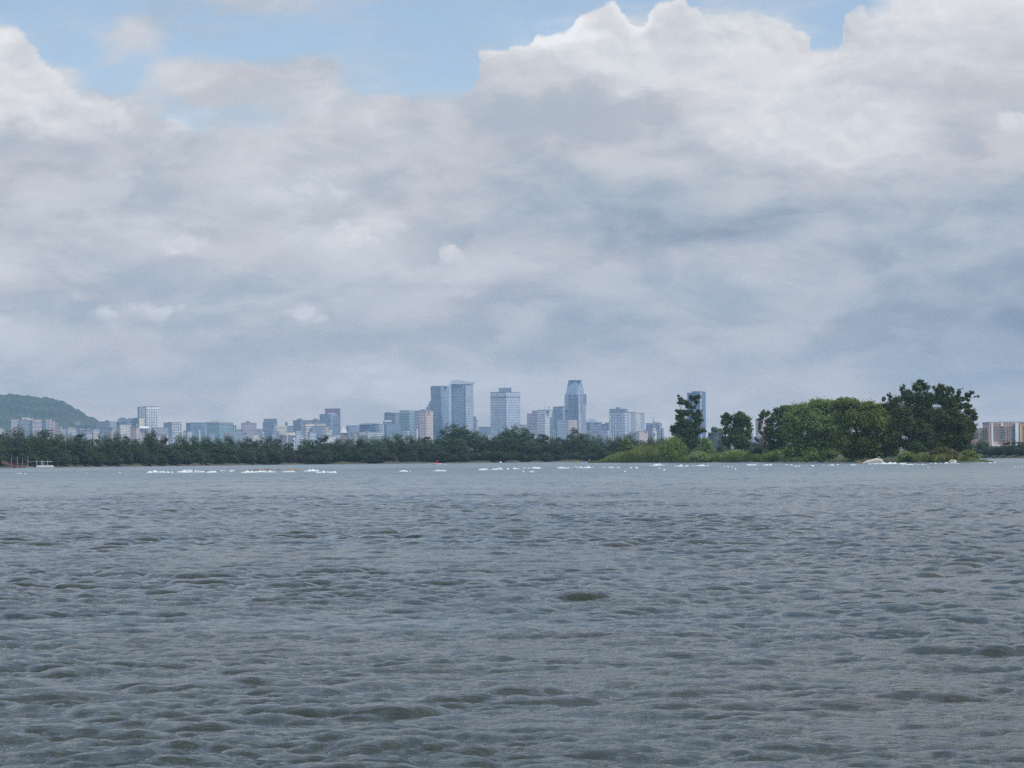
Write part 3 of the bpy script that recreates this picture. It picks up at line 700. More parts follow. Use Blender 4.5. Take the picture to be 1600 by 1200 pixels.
def place_far():
    desc = {'tall': {'round': 'rounded dark', 'tall': 'upright dark', 'lobed': 'twin-lobed dark', 'spread': 'broad domed dark', 'bush': 'dense dark'},
            'mid': {'round': 'rounded', 'tall': 'upright', 'lobed': 'uneven', 'spread': 'broad', 'bush': 'dense'},
            'low': {'bush': 'low'}}
    bucket = {}
    for s in sorted(far_specs, key=lambda s: s[0]):
        lm = next((t for a, b, t in LANDM if a <= s[0] < b), LANDM[-1][2]); bucket.setdefault((s[6], lm), []).append(s)
    for (row, lm), L in bucket.items():
        for i, (px, ty, w, kind, leaf, back, _) in enumerate(L):
            D = shoreD(px)+back; g = 1.3 if back > 6 else .7
            x = gx(px, D); H = gz(px, ty, D)-g; W = w*D/F/2
            cm, tm, zt, hw = rk.choice(KINDS[kind])
            nm = 'bush' if row == 'low' else 'tree'
            root = empty(nm, (x, D, g), rk.choice([0, PI])+rk.uniform(-.4, .4))
            root.scale = (W/hw, W/hw*1.0, H/zt)
            link('crown', variant(cm, leaf), root); link('trunk', tm, root)
            tone = {'far': 'dark green', 'farlight': 'mid green', 'fargrey': 'grey-green'}[leaf]
            wh = {'tall': 'on far treeline', 'mid': 'fronting far woods', 'low': 'at far waterline'}[row]
            dd = {'tall': desc['tall'][kind].replace(' dark', '')+' '+tone, 'mid': desc['mid'][kind]+' '+tone, 'low': 'low '+tone}[row]
            pos = '' if len(L) == 1 else (f', {ORD[i]} from left' if i < len(ORD) else f', {i+1}th from left')
            lb = f'{dd} {nm} {wh} under {lm}{pos}'
            if len(lb.replace('-', ' ').split()) > 16: lb = f'{dd} {nm} {wh} under {lm}{pos}'.replace('fronting far woods', 'fronting woods').replace('at far waterline', 'at waterline').replace('on far treeline', 'on treeline').replace(' from left', '')
            if len(lb.replace('-', ' ').split()) > 16: lb = lb.replace(dd, tone, 1)
            tag(root, lb, nm, {'tall': 'tallest trees of the far treeline', 'mid': 'front trees of the far treeline', 'low': 'bushes along the far waterline'}[row])
place_far()

# the island's own trees, each drawn out lobe by lobe: (x, y, half-width, half-height) as seen, metres worked out at its distance
def island_tree(name, cat, label, D, bx, blobs, n, size, leaf, seed, by=None, group=None, asp=1.3, droop=0., cr=.22, shell=.5, clump=30, depth=.8, r=.45, flat=.75, extra=None):
    x0 = gx(bx, D); root = empty(name, (x0, D, .8)); tag(root, label, cat, group)
    s = D/F; B = []; rng = random.Random(seed)
    for (px, py, a, b) in blobs:
        p = at(px, py, D); B.append((p.x-x0, rng.uniform(-.35, .35)*a*s, p.z-.8, a*s, max(a, .7*b)*s*depth, b*s))
    B0 = B
    if leaf in ('cotton', 'dark', 'dry'):
        B = [(x, y, z, a*.86, b*.86, c*.86) for x, y, z, a, b, c in B0]
        for (x, y, z, a, b, c) in B0:
            for _ in range(3):
                k = rng.uniform(.32, .5); B.append((x+rng.uniform(-.9, .9)*a, y+rng.uniform(-.5, .5)*b, z+rng.uniform(-.8, .85)*c, a*k, b*k, c*k*rng.uniform(.8, 1.2)))
    if leaf in ('cotton', 'dark'): n, size = int(n*1.45), size*.82
    link('crown', crown(B, n, size, seed, LEAF[leaf], clump, asp, droop, cr, shell, flat), root)
    mb = MB(); tips = [(b[0], b[1], b[2]+b[5]*.2) for b in B0]
    trunk_mb(mb, (0, 0, 0), tips[:9], r, rng, .22)
    for t in (extra or []): # bare or leafy twigs
        p = [at(a, b, D) for a, b in t]; mb.tube([(q.x-x0, 0, q.z-.8) for q in p], [.22, .12, .05][:len(p)] if len(p) == 3 else [.2, .05], 4)
    mb.build('trunk', BARK, root)
    return root
island_tree('tree', 'tree', 'tall ragged tree on the island in front of the lone blue tower', 1185, 1072,
  [(1060,619.5,3.5,2.6),(1064,624,5,3),(1071,628,6,4),(1082,622,7,4.5),(1090,620,6,3.2),(1062,630,4,2.6),(1076,634,6,5),(1088,628,5,3),(1083,636,5,3),(1058,642,4.5,2.8),(1063,644,7,4),(1072,645,8,5),(1062,652,7,5),(1088,650,9,6),(1092,644,5,4),(1068,660,12,7),(1089,662,9,7),(1056,668,8,6),(1052,674,6,7),(1070,674,16,10),(1094,672,8,6),(1080,690,16,14),(1062,688,12,10)],
  26000, .52, 'cotton', 41, cr=.42, shell=.15, clump=26)
island_tree('tree', 'tree', 'twin-crowned green tree standing alone mid-island', 1165, 1150,
  [(1138,654,10,8),(1133,660,7,7),(1137,672,8,9),(1155,651,11,8),(1163,658,10,10),(1170,667,7,9),(1153,668,13,14),(1168,678,8,9),(1152,686,18,12),(1160,692,15,10),(1135,690,9,9)],
  22000, .52, 'cotton', 42, cr=.34, shell=.25)
island_tree('tree', 'tree', 'small dark bluish tree in drifting smoke left of the twin-crowned tree', 1190, 1119,
  [(1120,675,9,8),(1113,683,7,9),(1126,684,8,10),(1119,696,12,10)], 8000, .52, 'dark', 43, cr=.34, r=.25)
island_tree('tree', 'tree', 'dark round-topped tree behind the left side of the big willow', 1100, 1228,
  [(1234,640,19,9),(1244,642,14,9),(1216,646,11,11),(1195,647,7,8),(1190,654,6,9),(1203,656,9,12),(1226,658,22,16),(1205,675,14,14),(1230,680,24,16),(1198,688,9,12),(1212,697,14,12)],
  26000, .50, 'dark', 44, cr=.32, shell=.3)
island_tree('tree', 'tree', 'slim half-dead tree with pinkish brown foliage beside the round-topped dark tree', 1094, 1195,
  [(1188,664,3,7),(1187,673,2.8,6),(1192,680,3.4,6),(1197,692,3,7)], 1500, .42, 'dry', 45, cr=.4, r=.18, shell=0)
island_tree('willow_tree', 'willow', 'broad bright green willow, left half of the big pair by the rock', 985, 1268,
  [(1262,640,24,12),(1282,630,18,7),(1290,634,20,10),(1240,655,17,14),(1270,660,30,20),(1234,675,13,16),(1248,690,20,16),(1280,690,24,18),(1236,706,16,10),(1262,708,22,10),(1290,707,20,10),(1254,645,12,10),(1298,652,18,14),(1304,672,20,16),(1300,690,18,14),(1310,660,16,12)],
  52000, .42, 'willow', 46, asp=1.9, droop=.9, cr=.30, shell=.35, r=.6, clump=42)
island_tree('willow_tree', 'willow', 'broad bright green willow with drooping right side directly behind the pale rock', 968, 1345,
  [(1322,630,20,8),(1312,634,15,8),(1352,636,20,9),(1378,641,18,10),(1388,652,15,12),(1330,652,28,18),(1365,660,30,18),(1395,672,14,12),(1388,690,20,14),(1355,690,24,18),(1320,690,22,18),(1335,706,20,11),(1368,708,18,9),(1392,705,12,9),(1402,678,8,8)],
  60000, .42, 'willow', 47, asp=1.9, droop=.9, cr=.30, shell=.35, r=.6, clump=42)
island_tree('tree', 'tree', 'tallest dark tree of the island, with spiky top just right of the willows', 925, 1428,
  [(1438,598,7,7),(1432,603,9,8),(1446,604,9,8),(1412,603,3,4),(1409,608,4,5),(1414,613,6,6),(1389,617,4,3.5),(1380,624,4,6),(1393,624,6,7),(1386,633,7,6),(1404,626,10,10),(1425,620,16,13),(1440,622,14,14),(1410,642,20,16),(1438,645,22,18),(1415,668,20,18),(1440,672,22,20),(1398,690,14,14),(1400,660,14,16),(1455,690,18,14),(1455,625,12,12),(1458,648,14,16),(1456,668,14,16),(1420,695,16,12),(1445,697,16,10)],
  46000, .42, 'dark', 48, cr=.34, shell=.3, r=.6, clump=28)
island_tree('tree', 'tree', 'wide dark tree at the right end of the island with arching twigs', 905, 1482,
  [(1470,604,7,6),(1466,610,8,9),(1480,612,8,10),(1472,624,14,13),(1490,626,10,10),(1501,608,3,4),(1498,614,4,6),(1496,622,7,8),(1519,613,6,3),(1512,617,7,3.4),(1527,619.5,5,2),(1508,624,8,4),(1512,634,8,4),(1502,636,10,6),(1487,640,16,14),(1517,643,11,7),(1522,652,7,8),(1470,652,18,16),(1500,658,20,16),(1519,667,9,10),(1480,680,24,18),(1508,682,16,14),(1470,697,16,8),(1500,697,16,9),(1490,690,16,14),(1515,668,10,14),(1485,665,16,16)],
  50000, .42, 'dark', 49, cr=.34, shell=.3, r=.6, clump=28, extra=[[(1490,640),(1510,622),(1532,620)]])
SG = 'shrubs of the island'
for (lab, px, D, bl, n, leaf, sd_) in [
  ('small bright yellow-green shrub poking above the reeds at island left', 979, 1225, [(979,690,6,5),(976,697,6,6),(984,698,6,6)], 2600, 'shrub', 61),
  ('broad olive green bush left of the ragged tree', 1048, 1150, [(1052,692,14,9),(1040,700,12,9),(1060,702,14,10),(1048,708,18,8)], 9000, 'shrub', 62),
  ('small bright green bush right of the ragged tree', 1103, 1165, [(1100,688,6,5),(1104,694,8,7),(1098,702,9,8),(1110,705,8,7)], 4200, 'shrub', 63),
  ('grey-green mounded willow bush at the waterline below the ragged tree', 1088, 1128, [(1090,712,12,7),(1082,715,9,6),(1099,714,9,6)], 4200, 'reed', 64),
  ('low green bush below the twin-crowned tree', 1145, 1125, [(1146,711,14,6),(1160,713,10,6),(1132,713,8,6)], 4200, 'reed', 65),
  ('sloping green bush at the waterline below the round-topped dark tree', 1215, 1085, [(1218,710,12,7),(1203,713,12,6),(1232,713,10,6)], 4500, 'shrub', 66),
  ('light green bush at the foot of the left willow', 1271, 968, [(1272,713,6,6),(1282,716,8,5),(1262,716,7,4)], 3000, 'shrub', 67),
  ('bright green bush between the pale rock and the dark trees', 1420, 868, [(1420,712,9,6),(1412,715,8,5),(1430,715,8,4)], 3600, 'shrub', 68),
  ('brownish green domed bush under the wide dark tree', 1472, 862, [(1472,705,13,6),(1462,710,10,6),(1484,710,12,6)], 4600, 'brown', 69),
  ('dark green bush at the foot of the tallest dark tree', 1433, 900, [(1432,697,9,8),(1440,704,10,6)], 3600, 'cotton', 70),
  ('green bush at the right foot of the wide dark tree', 1513, 858, [(1513,710,9,6),(1522,714,8,4)], 3000, 'shrub', 71),
  ('low dark bush at the left foot of the round-topped dark tree', 1186, 1110, [(1184,703,9,6),(1176,709,9,6)], 3000, 'cotton', 72)]:
    island_tree('shrub', 'shrub', lab, D, px, bl, n, .34, leaf, sd_, group=SG, asp=1.6, cr=.4, shell=.2, r=.12, clump=20)

def build_reeds():
    rng = np.random.RandomState(8)
    tp = [(922,722),(930,720),(945,713),(965,706),(985,698),(1010,694),(1030,697),(1050,703),(1070,712),(1090,712),(1110,707),(1135,704),(1150,702),(1170,704),(1190,709),(1200,708),(1222,704),(1240,709),(1262,713),(1300,715),(1398,716),(1408,709),(1440,706),(1500,709),(1530,715),(1541,719)]
    n = 52000
    px = rng.uniform(922, 1541, n); back = rng.uniform(0, 1, n)**1.2
    top = np.interp(px, [a for a, _ in tp], [b for _, b in tp])
    clump = (np.sin(px*.41+1)+np.sin(px*.97)+np.sin(px*.17+2)+np.sin(px*1.9+back*9))*.1
    D = np.array([isD(a) for a in px])+1+back*24
    hmax = np.array([gz(a, b, d) for a, b, d in zip(px, top, D)])-.9
    h = np.clip(hmax*(.74+.30*back+clump*.7)*rng.uniform(.7, 1.08, n), .35, 8)
    x = np.array([gx(a, d) for a, d in zip(px, D)])+rng.normal(0, .2, n)
    lean = rng.normal(.25, .35, n)*h*.28; ly = rng.normal(-.1, .3, n)*h*.22; w = rng.uniform(.07, .16, n)
    yaw = rng.uniform(-1, 1, n); wx, wy = np.cos(yaw)*w, np.sin(yaw)*w
    z0 = np.full(n, .4)
    A = np.stack([x-wx, D-wy, z0], 1); B = np.stack([x+wx, D+wy, z0], 1)
    C = np.stack([x+lean*.45+wx*.9, D+ly*.4+wy, z0+h*.66], 1); E = np.stack([x+lean*.45-wx*.9, D+ly*.4-wy, z0+h*.66], 1)
    T = np.stack([x+lean*1.2+wx*.2, D+ly, z0+h*.99], 1); T2 = np.stack([x+lean*1.2-wx*.2, D+ly, z0+h], 1)
    V = np.stack([A, B, C, E, T, T2], 1).reshape(-1, 3); b = np.arange(n)[:, None]*6
    Q = np.concatenate([b+np.array([[0, 1, 2, 3]]), b+np.array([[3, 2, 4, 5]])])
    me = npmesh('reeds', V, Q, LEAF['reed'])
    tag(link('reeds', me), 'tall grey-green reeds and grass along the island waterline', kind='stuff')
    n = 9000; px = rng.uniform(1405, 1512, n); back = rng.uniform(0, 1, n)
    D = np.array([isD(a) for a in px])+1+back*12; x = np.array([gx(a, d) for a, d in zip(px, D)])
    k = np.sin(px*.2)+np.sin(px*.53+1); keep = k > -.3; px, D, x = px[keep], D[keep], x[keep]; n = len(x)
    P = np.stack([x, D, .6+rng.uniform(0, 1.4, n)], 1)
    V, Q = leaves(P, rng.normal(0, 1, (n, 3)), .4, 2.4, rng)
    tag(link('brush', npmesh('brush', V, Q, LEAF['brown'])), 'dry brown brush among grass at the right end of the island', kind='stuff')
build_reeds()
# ------------------------------------------------------------------ city
PAL = dict(
 greyblue=((.30,.35,.42),(.13,.17,.24)), slate=((.20,.25,.33),(.10,.14,.20)), navy=((.09,.15,.27),(.05,.09,.17)),
 pink=((.52,.40,.37),(.20,.18,.20)), beige=((.50,.45,.38),(.20,.20,.22)), cream=((.66,.61,.50),(.24,.24,.26)),
 white=((.70,.71,.71),(.25,.28,.33)), grid=((.82,.81,.78),(.12,.14,.18)), teal=((.16,.26,.31),(.09,.17,.23)), tealight=((.26,.36,.38),(.12,.22,.27)),
 mauve=((.33,.29,.35),(.10,.10,.15)), purple=((.20,.12,.21),(.09,.08,.14)), grey=((.34,.35,.38),(.13,.15,.19)), pale=((.50,.55,.62),(.20,.27,.36)),
 brick=((.47,.33,.27),(.12,.12,.15)), darkbrick=((.24,.14,.13),(.08,.08,.10)), yellow=((.60,.48,.26),(.10,.10,.13)), steel=((.24,.32,.42),(.13,.19,.27)))
def fmat(k, bay=5.5, floor=7.4, wx=.6, wz=.5):
    w, g = PAL[k]; return facade(w, g, bay, floor, wx, wz)
PLAIN = {k: mat('wall_'+k, PAL[k][0], .8, .10, .05) for k in PAL}
ROOF = mat('roof_gravel', (.22, .22, .24), .9, .2, .1)
COPPER = mat('green_roof', (.28, .42, .38), .8, .1, .1)
GLASSB = mat('window_glass', (.10, .14, .19), .25, .2, .05, spec=.5)
BANDG = mat('distant_glazing', (.23, .285, .36), .3, .15, .05, spec=.4)
METAL = mat('painted_metal', (.5, .5, .52), .5, .1, .3)
WHITE = mat('white_paint', (.82, .82, .80), .6, .04, .3)

def foot(x0, x1, D, xs=None, th=22, deep=None):
    """plan of a block seen from x0 to x1; xs = where its near corner shows (two faces in view)"""
    a, b = gx(x0, D), gx(x1, D)
    if xs is None:
        d = deep or max(12, min(45, (b-a)*.8)); return [(a, D), (b, D), (b-.4, D+d), (a+.4, D+d)]
    c = gx(xs, D); t = math.tan(math.radians(th)); wl, wr = c-a, b-c
    if wl >= wr: L = (a, D+wl*t); R = (b, D+min(wr/t, 60))
    else: L = (a, D+min(wl/t, 60)); R = (b, D+wr*t)
    N_ = (c, D); Bk = (L[0]+R[0]-c, L[1]+R[1]-D)
    return [L, N_, R, Bk]
def grow(P, m):
    cx = sum(p[0] for p in P)/len(P); cy = sum(p[1] for p in P)/len(P); o = []
    for x, y in P:
        d = math.hypot(x-cx, y-cy); o.append((cx+(x-cx)*(1+m/d), cy+(y-cy)*(1+m/d)))
    return o
def bld(label, name, D, parts, cat='building', gz0=None):
    """parts: (part name, x0, x1, y top, facade, options)"""
    zg = 8 if gz0 is None else gz0
    P0 = parts[0]; ox = gx((P0[1]+P0[2])/2, D); root = empty(name, (ox, D, zg)); tag(root, label, cat)
    first = None
    for p in parts:
        pn, x0, x1, yt, fk = p[:5]; o = p[5] if len(p) > 5 else {}
        dd = D+o.get('dy', 0); zt = gz((x0+x1)/2, yt, dd); zb = gz((x0+x1)/2, o['yb'], dd) if 'yb' in o else zg-3
        m = o.get('m') or (fmat(fk, **o.get('f', {})) if fk else METAL)
        if o.get('plain'): m = PLAIN[fk]
        mb = MB(); parent = root
        if pn in ('antenna', 'mast', 'spire'):
            x = gx((x0+x1)/2, dd); r = max((x1-x0)/2*dd/F, .4)
            pts = [(x, dd, zb), (x, dd, zb+(zt-zb)*.5), (x, dd, zt)]; mb.tube(pts, [r, r*.8, r*.35] if pn != 'spire' else [r*1.3, r*.75, r*.1], 6)
        elif 'poly' in o:      # outline seen from the front, pushed back
            z = [(gx(a, dd), gz(a, b, dd)) for a, b in o['poly']]; n = len(z); dp = o.get('deep', 25)
            mb.v = [(a, dd, b) for a, b in z]+[(a, dd+dp, b) for a, b in z]
            mb.f = [tuple(range(n)), tuple(reversed(range(n, 2*n)))]+[(i, i+n, (i+1) % n+n, (i+1) % n) for i in range(n)]
        else:
            P = foot(x0, x1, dd, o.get('s'), o.get('th', 22), o.get('deep')); T = None
            if 'top' in o:
                tx0, tx1 = o['top']; T = foot(tx0, tx1, dd, o['s']+(tx0+tx1-x0-x1)/2 if o.get('s') else None, o.get('th', 22), (o.get('deep') or 20)*.5)
                cx = sum(q[1] for q in P)/4-sum(q[1] for q in T)/4; T = [(a, b+cx) for a, b in T]
            mb.prism(P, zb, zt, T)
        mb.v = [(a-ox, b-D, c-zg) for a, b, c in mb.v]
        ob = mb.build(pn, m, root)
        if 'bands' in o:       # rows of glazing standing a little proud of the wall
            nb, y0, y1 = o['bands']
            G = grow(P, .35)
            for i in range(nb):
                a = gz((x0+x1)/2, y0+(y1-y0)*i/nb, dd); h = abs(gz(x0, y0, dd)-gz(x0, y1, dd))/nb*o.get('bw', .34)
                w = MB().prism(G, a-h, a); w.v = [(q[0]-ox, q[1]-D, q[2]-zg) for q in w.v]; w.build('window_band', BANDG if not o.get('bm') else PLAIN[o['bm']], ob)
        if 'piers' in o:       # upright piers on the front face
            for a, b in o['piers']:
                A, B2 = gx(a, dd), gx(b, dd)
                def yy(x):
                    s = P[0] if len(P) == 4 else P[0]
                    if x <= P[1][0] or P[1][0] >= P[2][0]-.5: q0, q1 = P[0], P[1]
                    else: q0, q1 = P[1], P[2]
                    return q0[1]+(q1[1]-q0[1])*(x-q0[0])/max(q1[0]-q0[0], .1)
                w = MB().prism([(A-ox, yy(A)-D-1.1), (B2-ox, yy(B2)-D-1.1), (B2-ox, yy(B2)-D+.3), (A-ox, yy(A)-D+.3)], zb-zg, zt-zg-.6)
                w.build('pier', PLAIN[o.get('pm', 'white')], ob)
        if pn in ('wall', 'tower', 'wing') and 'poly' not in o and 'top' not in o:
            P2 = grow(P, .5); w = MB().prism([(a-ox, b-D) for a, b in P2], zt-zg+.02, zt-zg+1.6); w.build('roof', ROOF, ob)
    return root
W, T, PH, WG, AN = 'wall', 'tower', 'penthouse', 'wing', 'antenna'
bld('long pinkish apartment slab with grey middle, below the wooded hill at far left', 'apartment_building', 7600, [
 (W,29,50,657,'grey',{'bands':(4,661,684)}),(WG,16,29,655.5,'pink',{'s':18,'dy':-6,'bands':(4,659,684)}),(WG,50,64.4,656,'pink',{'s':51,'dy':-6,'bands':(4,660,684)}),(PH,34,44,652,'beige',{'yb':658,'dy':6}),(PH,44,52,654,'white',{'yb':658,'dy':8,'plain':1})])
bld('grey-blue pinkish apartment block right of the long slab', 'apartment_building', 7650, [(W,65.5,75,657.5,'greyblue',{'s':72}),(PH,69,72,656,'white',{'yb':658,'dy':5,'plain':1}),('chimney',73.6,74.6,655.5,'white',{'yb':658,'dy':5,'plain':1})])
bld('pinkish stepped apartment block, two peaks, right of the grey-blue one', 'apartment_building', 7620, [(W,76,81,655.5,'pink',{'s':77}),(WG,81,86,658.5,'pink',{'s':82,'dy':4}),(WG,86,90,660.5,'mauve',{'dy':8}),(PH,78,80,654,'grey',{'yb':656,'dy':8})])
bld('low orange-beige house block peeking over trees left of centre of the hill foot', 'low_building', 7300, [(W,85,91,672,'pink',{}),('roof',84.6,91.4,671,'beige',{'yb':672.5,'plain':1})])
bld('low pale block with small white top at the hill foot', 'low_building', 7400, [(W,92,97,669,'beige',{}),(PH,94,96,667,'white',{'yb':669.5,'plain':1,'dy':3})])
bld('narrow pale teal block between low beige buildings', 'low_building', 7420, [(W,96.5,101.5,670,'pale',{}),(PH,97.5,100,669,'grey',{'yb':670.5,'dy':3})])
bld('beige cube block with sunlit cream right face at the hill foot', 'apartment_building', 7350, [(W,101.5,118.5,669,'cream',{'s':106,'bands':(3,671,684)}),(PH,106,112,667.5,'beige',{'yb':669.5,'dy':8})])
bld('low bluish row building right of the beige cube', 'low_building', 7500, [(W,119.5,139,676,'greyblue',{'s':134}),(PH,125,130,674.5,'white',{'yb':676.5,'dy':8}),('chimney',136,137.5,673.5,'white',{'yb':676.5,'dy':8})])
bld('pinkish gabled rowhouses above the treeline under the hill slope', 'low_building', 7900, [(W,119,146,671.5,'mauve',{}),('dormer',124,130,670,'pink',{'yb':672,'dy':-2}),('dormer',135,140,669.8,'greyblue',{'yb':672,'dy':-2})])
bld('beige stepped block with tall right half under the hill end', 'low_building', 7300, [(W,144,155.5,671.5,'beige',{'s':146}),(WG,139,144,678,'cream',{'dy':-4}),(PH,148,152,670.2,'white',{'yb':672,'dy':6})])
bld('wide grey hospital-like block with white rooftop boxes at the hill end', 'office_building', 8200, [(W,149,180,659.5,'grey',{'s':172,'bands':(4,662,680)}),(PH,158,163,657,'white',{'yb':660,'dy':18}),(PH,164,170,656.5,'slate',{'yb':660,'dy':18}),(PH,171,177,657.5,'white',{'yb':660,'dy':22}),(PH,152,157,658.2,'greyblue',{'yb':660,'dy':16})])
bld('blue-grey lower block in front of the wide grey one', 'office_building', 7700, [(W,155,181,669,'greyblue',{'s':176}),(PH,160,168,667.5,'slate',{'yb':669.5,'dy':12})])
bld('dome-stepped blue-grey block left of the white gridded tower', 'office_building', 8000, [(W,181,207,659,'slate',{'s':203,'bands':(3,662,674)}),(WG,184,200,655.5,'greyblue',{'yb':660,'dy':10}),(PH,187,196,652.5,'slate',{'yb':656,'dy':16})])
bld('cream apartment block with vertical piers left of the white gridded tower', 'apartment_building', 7500, [(W,186,204.5,664,'cream',{'s':188,'piers':[(190,190.8),(194,194.8),(198,198.8),(202,202.8)],'pm':'white'}),(WG,178,186,668,'beige',{'dy':8})])
bld('flat grey-blue block directly left of the slim striped tower', 'office_building', 7800, [(W,200,208.5,655.5,'greyblue',{}),(PH,201,203,652.5,'slate',{'yb':656,'dy':6}),(PH,205,207,653.5,'slate',{'yb':656,'dy':6})])
bld('dark slate block touching the slim striped tower', 'office_building', 7820, [(W,208,217,654.2,'slate',{'s':216}),(PH,211,215,652.5,'slate',{'yb':655,'dy':6})])
bld('slim tower with white stripe joined left of the white gridded tower', 'apartment_tower', 7780, [(T,215,227,636.5,'greyblue',{'s':222,'piers':[(218.2,220.8)],'pm':'white'}),(PH,223,226.5,635,'slate',{'yb':637,'dy':10})])
bld('tall white gridded tower, tallest left of the city centre', 'apartment_tower', 7700, [(T,226,246,635.5,'grid',{'s':229,'f':{'bay':6.5,'floor':6.6,'wx':.5,'wz':.45},'bands':(9,640,675),'bw':.3}),(PH,230,243,634.3,'white',{'yb':636,'dy':10,'plain':1})])
bld('beige windowless block in front of the slim striped tower', 'low_building', 7500, [(W,217,225.5,653,'cream',{'s':218,'plain':1}),(WG,213,217,662,'beige',{'dy':3})])
bld('low building with sloping white roof below the gridded tower', 'low_building', 7300, [(W,212,234,669,'beige',{'s':214}),('roof',216,233,666,'white',{'yb':669.3,'plain':1,'top':(218,231)})])
bld('pinkish low block with flat top under the slim striped tower', 'low_building', 7250, [(W,203,217,668,'pink',{'s':213}),(PH,206,211,666.5,'greyblue',{'yb':668.5,'dy':6})])
bld('long low pinkish grey block right of the gridded tower', 'low_building', 7400, [(W,236,262,669,'grey',{'s':240,'bands':(2,672,682)}),(PH,243,252,667.7,'pink',{'yb':669.5,'dy':10})])
bld('slate and white gridded block with dark windows and rooftop box', 'office_building', 7600, [(WG,255.5,269,661.2,'slate',{'s':268,'th':12}),(W,269,283.3,660.8,'grid',{'f':{'bay':5.2,'floor':6.6,'wx':.6,'wz':.55},'dy':2,'piers':[(269,269.9),(272.9,273.7),(276.2,276.9),(279.6,280.3),(282.6,283.3)],'pm':'white','bands':(4,662.5,680)}),(PH,262,267,659,'slate',{'yb':662,'dy':8})])
bld('small white and dark brick shed at treeline below the gridded tower', 'low_building', 7000, [(W,248,262,680,'white',{'plain':1}),(WG,252,260,680.5,'darkbrick',{'dy':-2,'plain':1})])
bld('dark teal glass office block with chamfered front, left of a pair', 'office_building', 7600, [(W,287,321,661,'teal',{'s':298,'th':14,'bands':(5,664,682)}),(PH,290,318,660.2,'greyblue',{'yb':661.5,'dy':14})])
bld('lighter teal office block with banded glazing and beige rooftop box', 'office_building', 7500, [(W,322,361,661,'tealight',{'s':343,'th':12,'bands':(6,664,684),'bm':'teal'}),(PH,330,343,657.3,'beige',{'yb':662,'dy':20,'plain':1}),(PH,322,330,659.5,'greyblue',{'yb':662,'dy':20}),('cornice',321.8,361.2,660.6,'slate',{'yb':663.8,'s':343,'th':12,'plain':1,'dy':-.6})])
bld('dark narrow block with white corner stripe right of the teal pair', 'office_building', 7650, [(W,361.2,369,665.2,'navy',{'piers':[(366,367.2)],'pm':'white'}),(PH,363,366,664.3,'slate',{'yb':665.6,'dy':6})])
bld('low blue shed with pale flat roof before the mauve block', 'low_building', 7200, [(W,360,377,678,'greyblue',{'plain':1}),('roof',359,377,676.6,'white',{'yb':678,'plain':1})])
bld('flat-topped mauve grey slab block with rooftop hut', 'apartment_building', 7500, [(W,377,400.5,661.5,'mauve',{'s':379,'bands':(6,664,684),'bm':'grey'}),(PH,384,390.5,658.2,'slate',{'yb':662,'dy':10}),('chimney',385,386.3,657.2,'white',{'yb':659,'dy':8,'plain':1})])
bld('low blue block between the mauve slab and the setback tower', 'low_building', 7700, [(W,400.5,410.5,671.5,'greyblue',{}),(PH,402,406,670.3,'slate',{'yb':672,'dy':5})])
bld('grey-blue setback tower with small central antenna', 'office_building', 7700, [(W,410.3,433,660.3,'greyblue',{'s':428,'bands':(6,663,682)}),(WG,412.5,432,655.3,'slate',{'yb':661,'dy':8}),(AN,422.6,423.6,651.8,None,{'yb':655.6,'dy':16})])
bld('thin dark green church spire in front of the setback tower', 'church_spire', 7000, [(W,410.5,413.7,684,'slate',{'plain':1}),('spire',411,413.2,673,None,{'yb':684.2,'m':COPPER,'dy':5})], 'church')
bld('small cream classical building with columns and pediment', 'institutional_building', 7300, [(W,436,447.8,668,'cream',{'plain':1,'piers':[(438.3,439.1),(441,441.8),(443.6,444.4),(446.3,447.1)],'pm':'white'}),('cornice',431.5,448.2,665.3,'cream',{'yb':668,'plain':1,'dy':-1}),('pediment',432,446,663.6,'cream',{'plain':1,'poly':[(432,665.5),(446,665.5),(442,664.2),(436,664.2)],'deep':20}),(WG,432,448,675,'beige',{'dy':3})])
bld('long pale low building with reddish front right of the cream classical one', 'low_building', 7200, [(W,434,475,681,'mauve',{'plain':1,'s':470}),(WG,448,467,675.3,'cream',{'dy':14,'plain':1}),('roof',434,475,679.8,'white',{'yb':681,'s':470,'plain':1,'dy':1}),(WG,456,475,684,'white',{'dy':-6,'s':458})])
bld('grey-blue block with small round tank hut on its roof', 'office_building', 7900, [(W,445.5,458.5,666.2,'greyblue',{}),('tank',445.5,449.8,660,'slate',{'yb':666.6,'dy':8,'plain':1}),('tank_cap',446.5,448.8,659,'slate',{'yb':660.1,'dy':10,'plain':1})])
bld('plain slate block with raised right half, left of the cream stepped block', 'office_building', 7700, [(W,458,473,657.5,'slate',{'s':470,'bands':(4,661,677)}),(WG,464.5,472.5,655,'slate',{'yb':658,'dy':8,'plain':1})])
bld('long dusky block behind the cream stepped building', 'office_building', 7900, [(W,473,499,657.4,'mauve',{'bands':(1,659,665)}),(PH,489.5,497.5,654.3,'slate',{'yb':658,'dy':10}),('chimney',491.5,493,653.6,'slate',{'yb':655,'dy':14})])
bld('cream stepped hotel block in front of the purple arch-topped tower', 'hotel', 7400, [(W,473,494.5,662.2,'cream',{'s':478,'bands':(6,666,684)}),(WG,494.5,509.3,661.5,'cream',{'dy':6,'bands':(6,665,684)}),(WG,509.3,514.2,666,'cream',{'dy':5}),(WG,514.2,518.3,670.3,'cream',{'dy':4}),('wing',488,505,666.5,'greyblue',{'dy':-6,'bands':(5,668,684)}),(PH,479,486,661,'white',{'yb':663,'dy':10,'plain':1})])
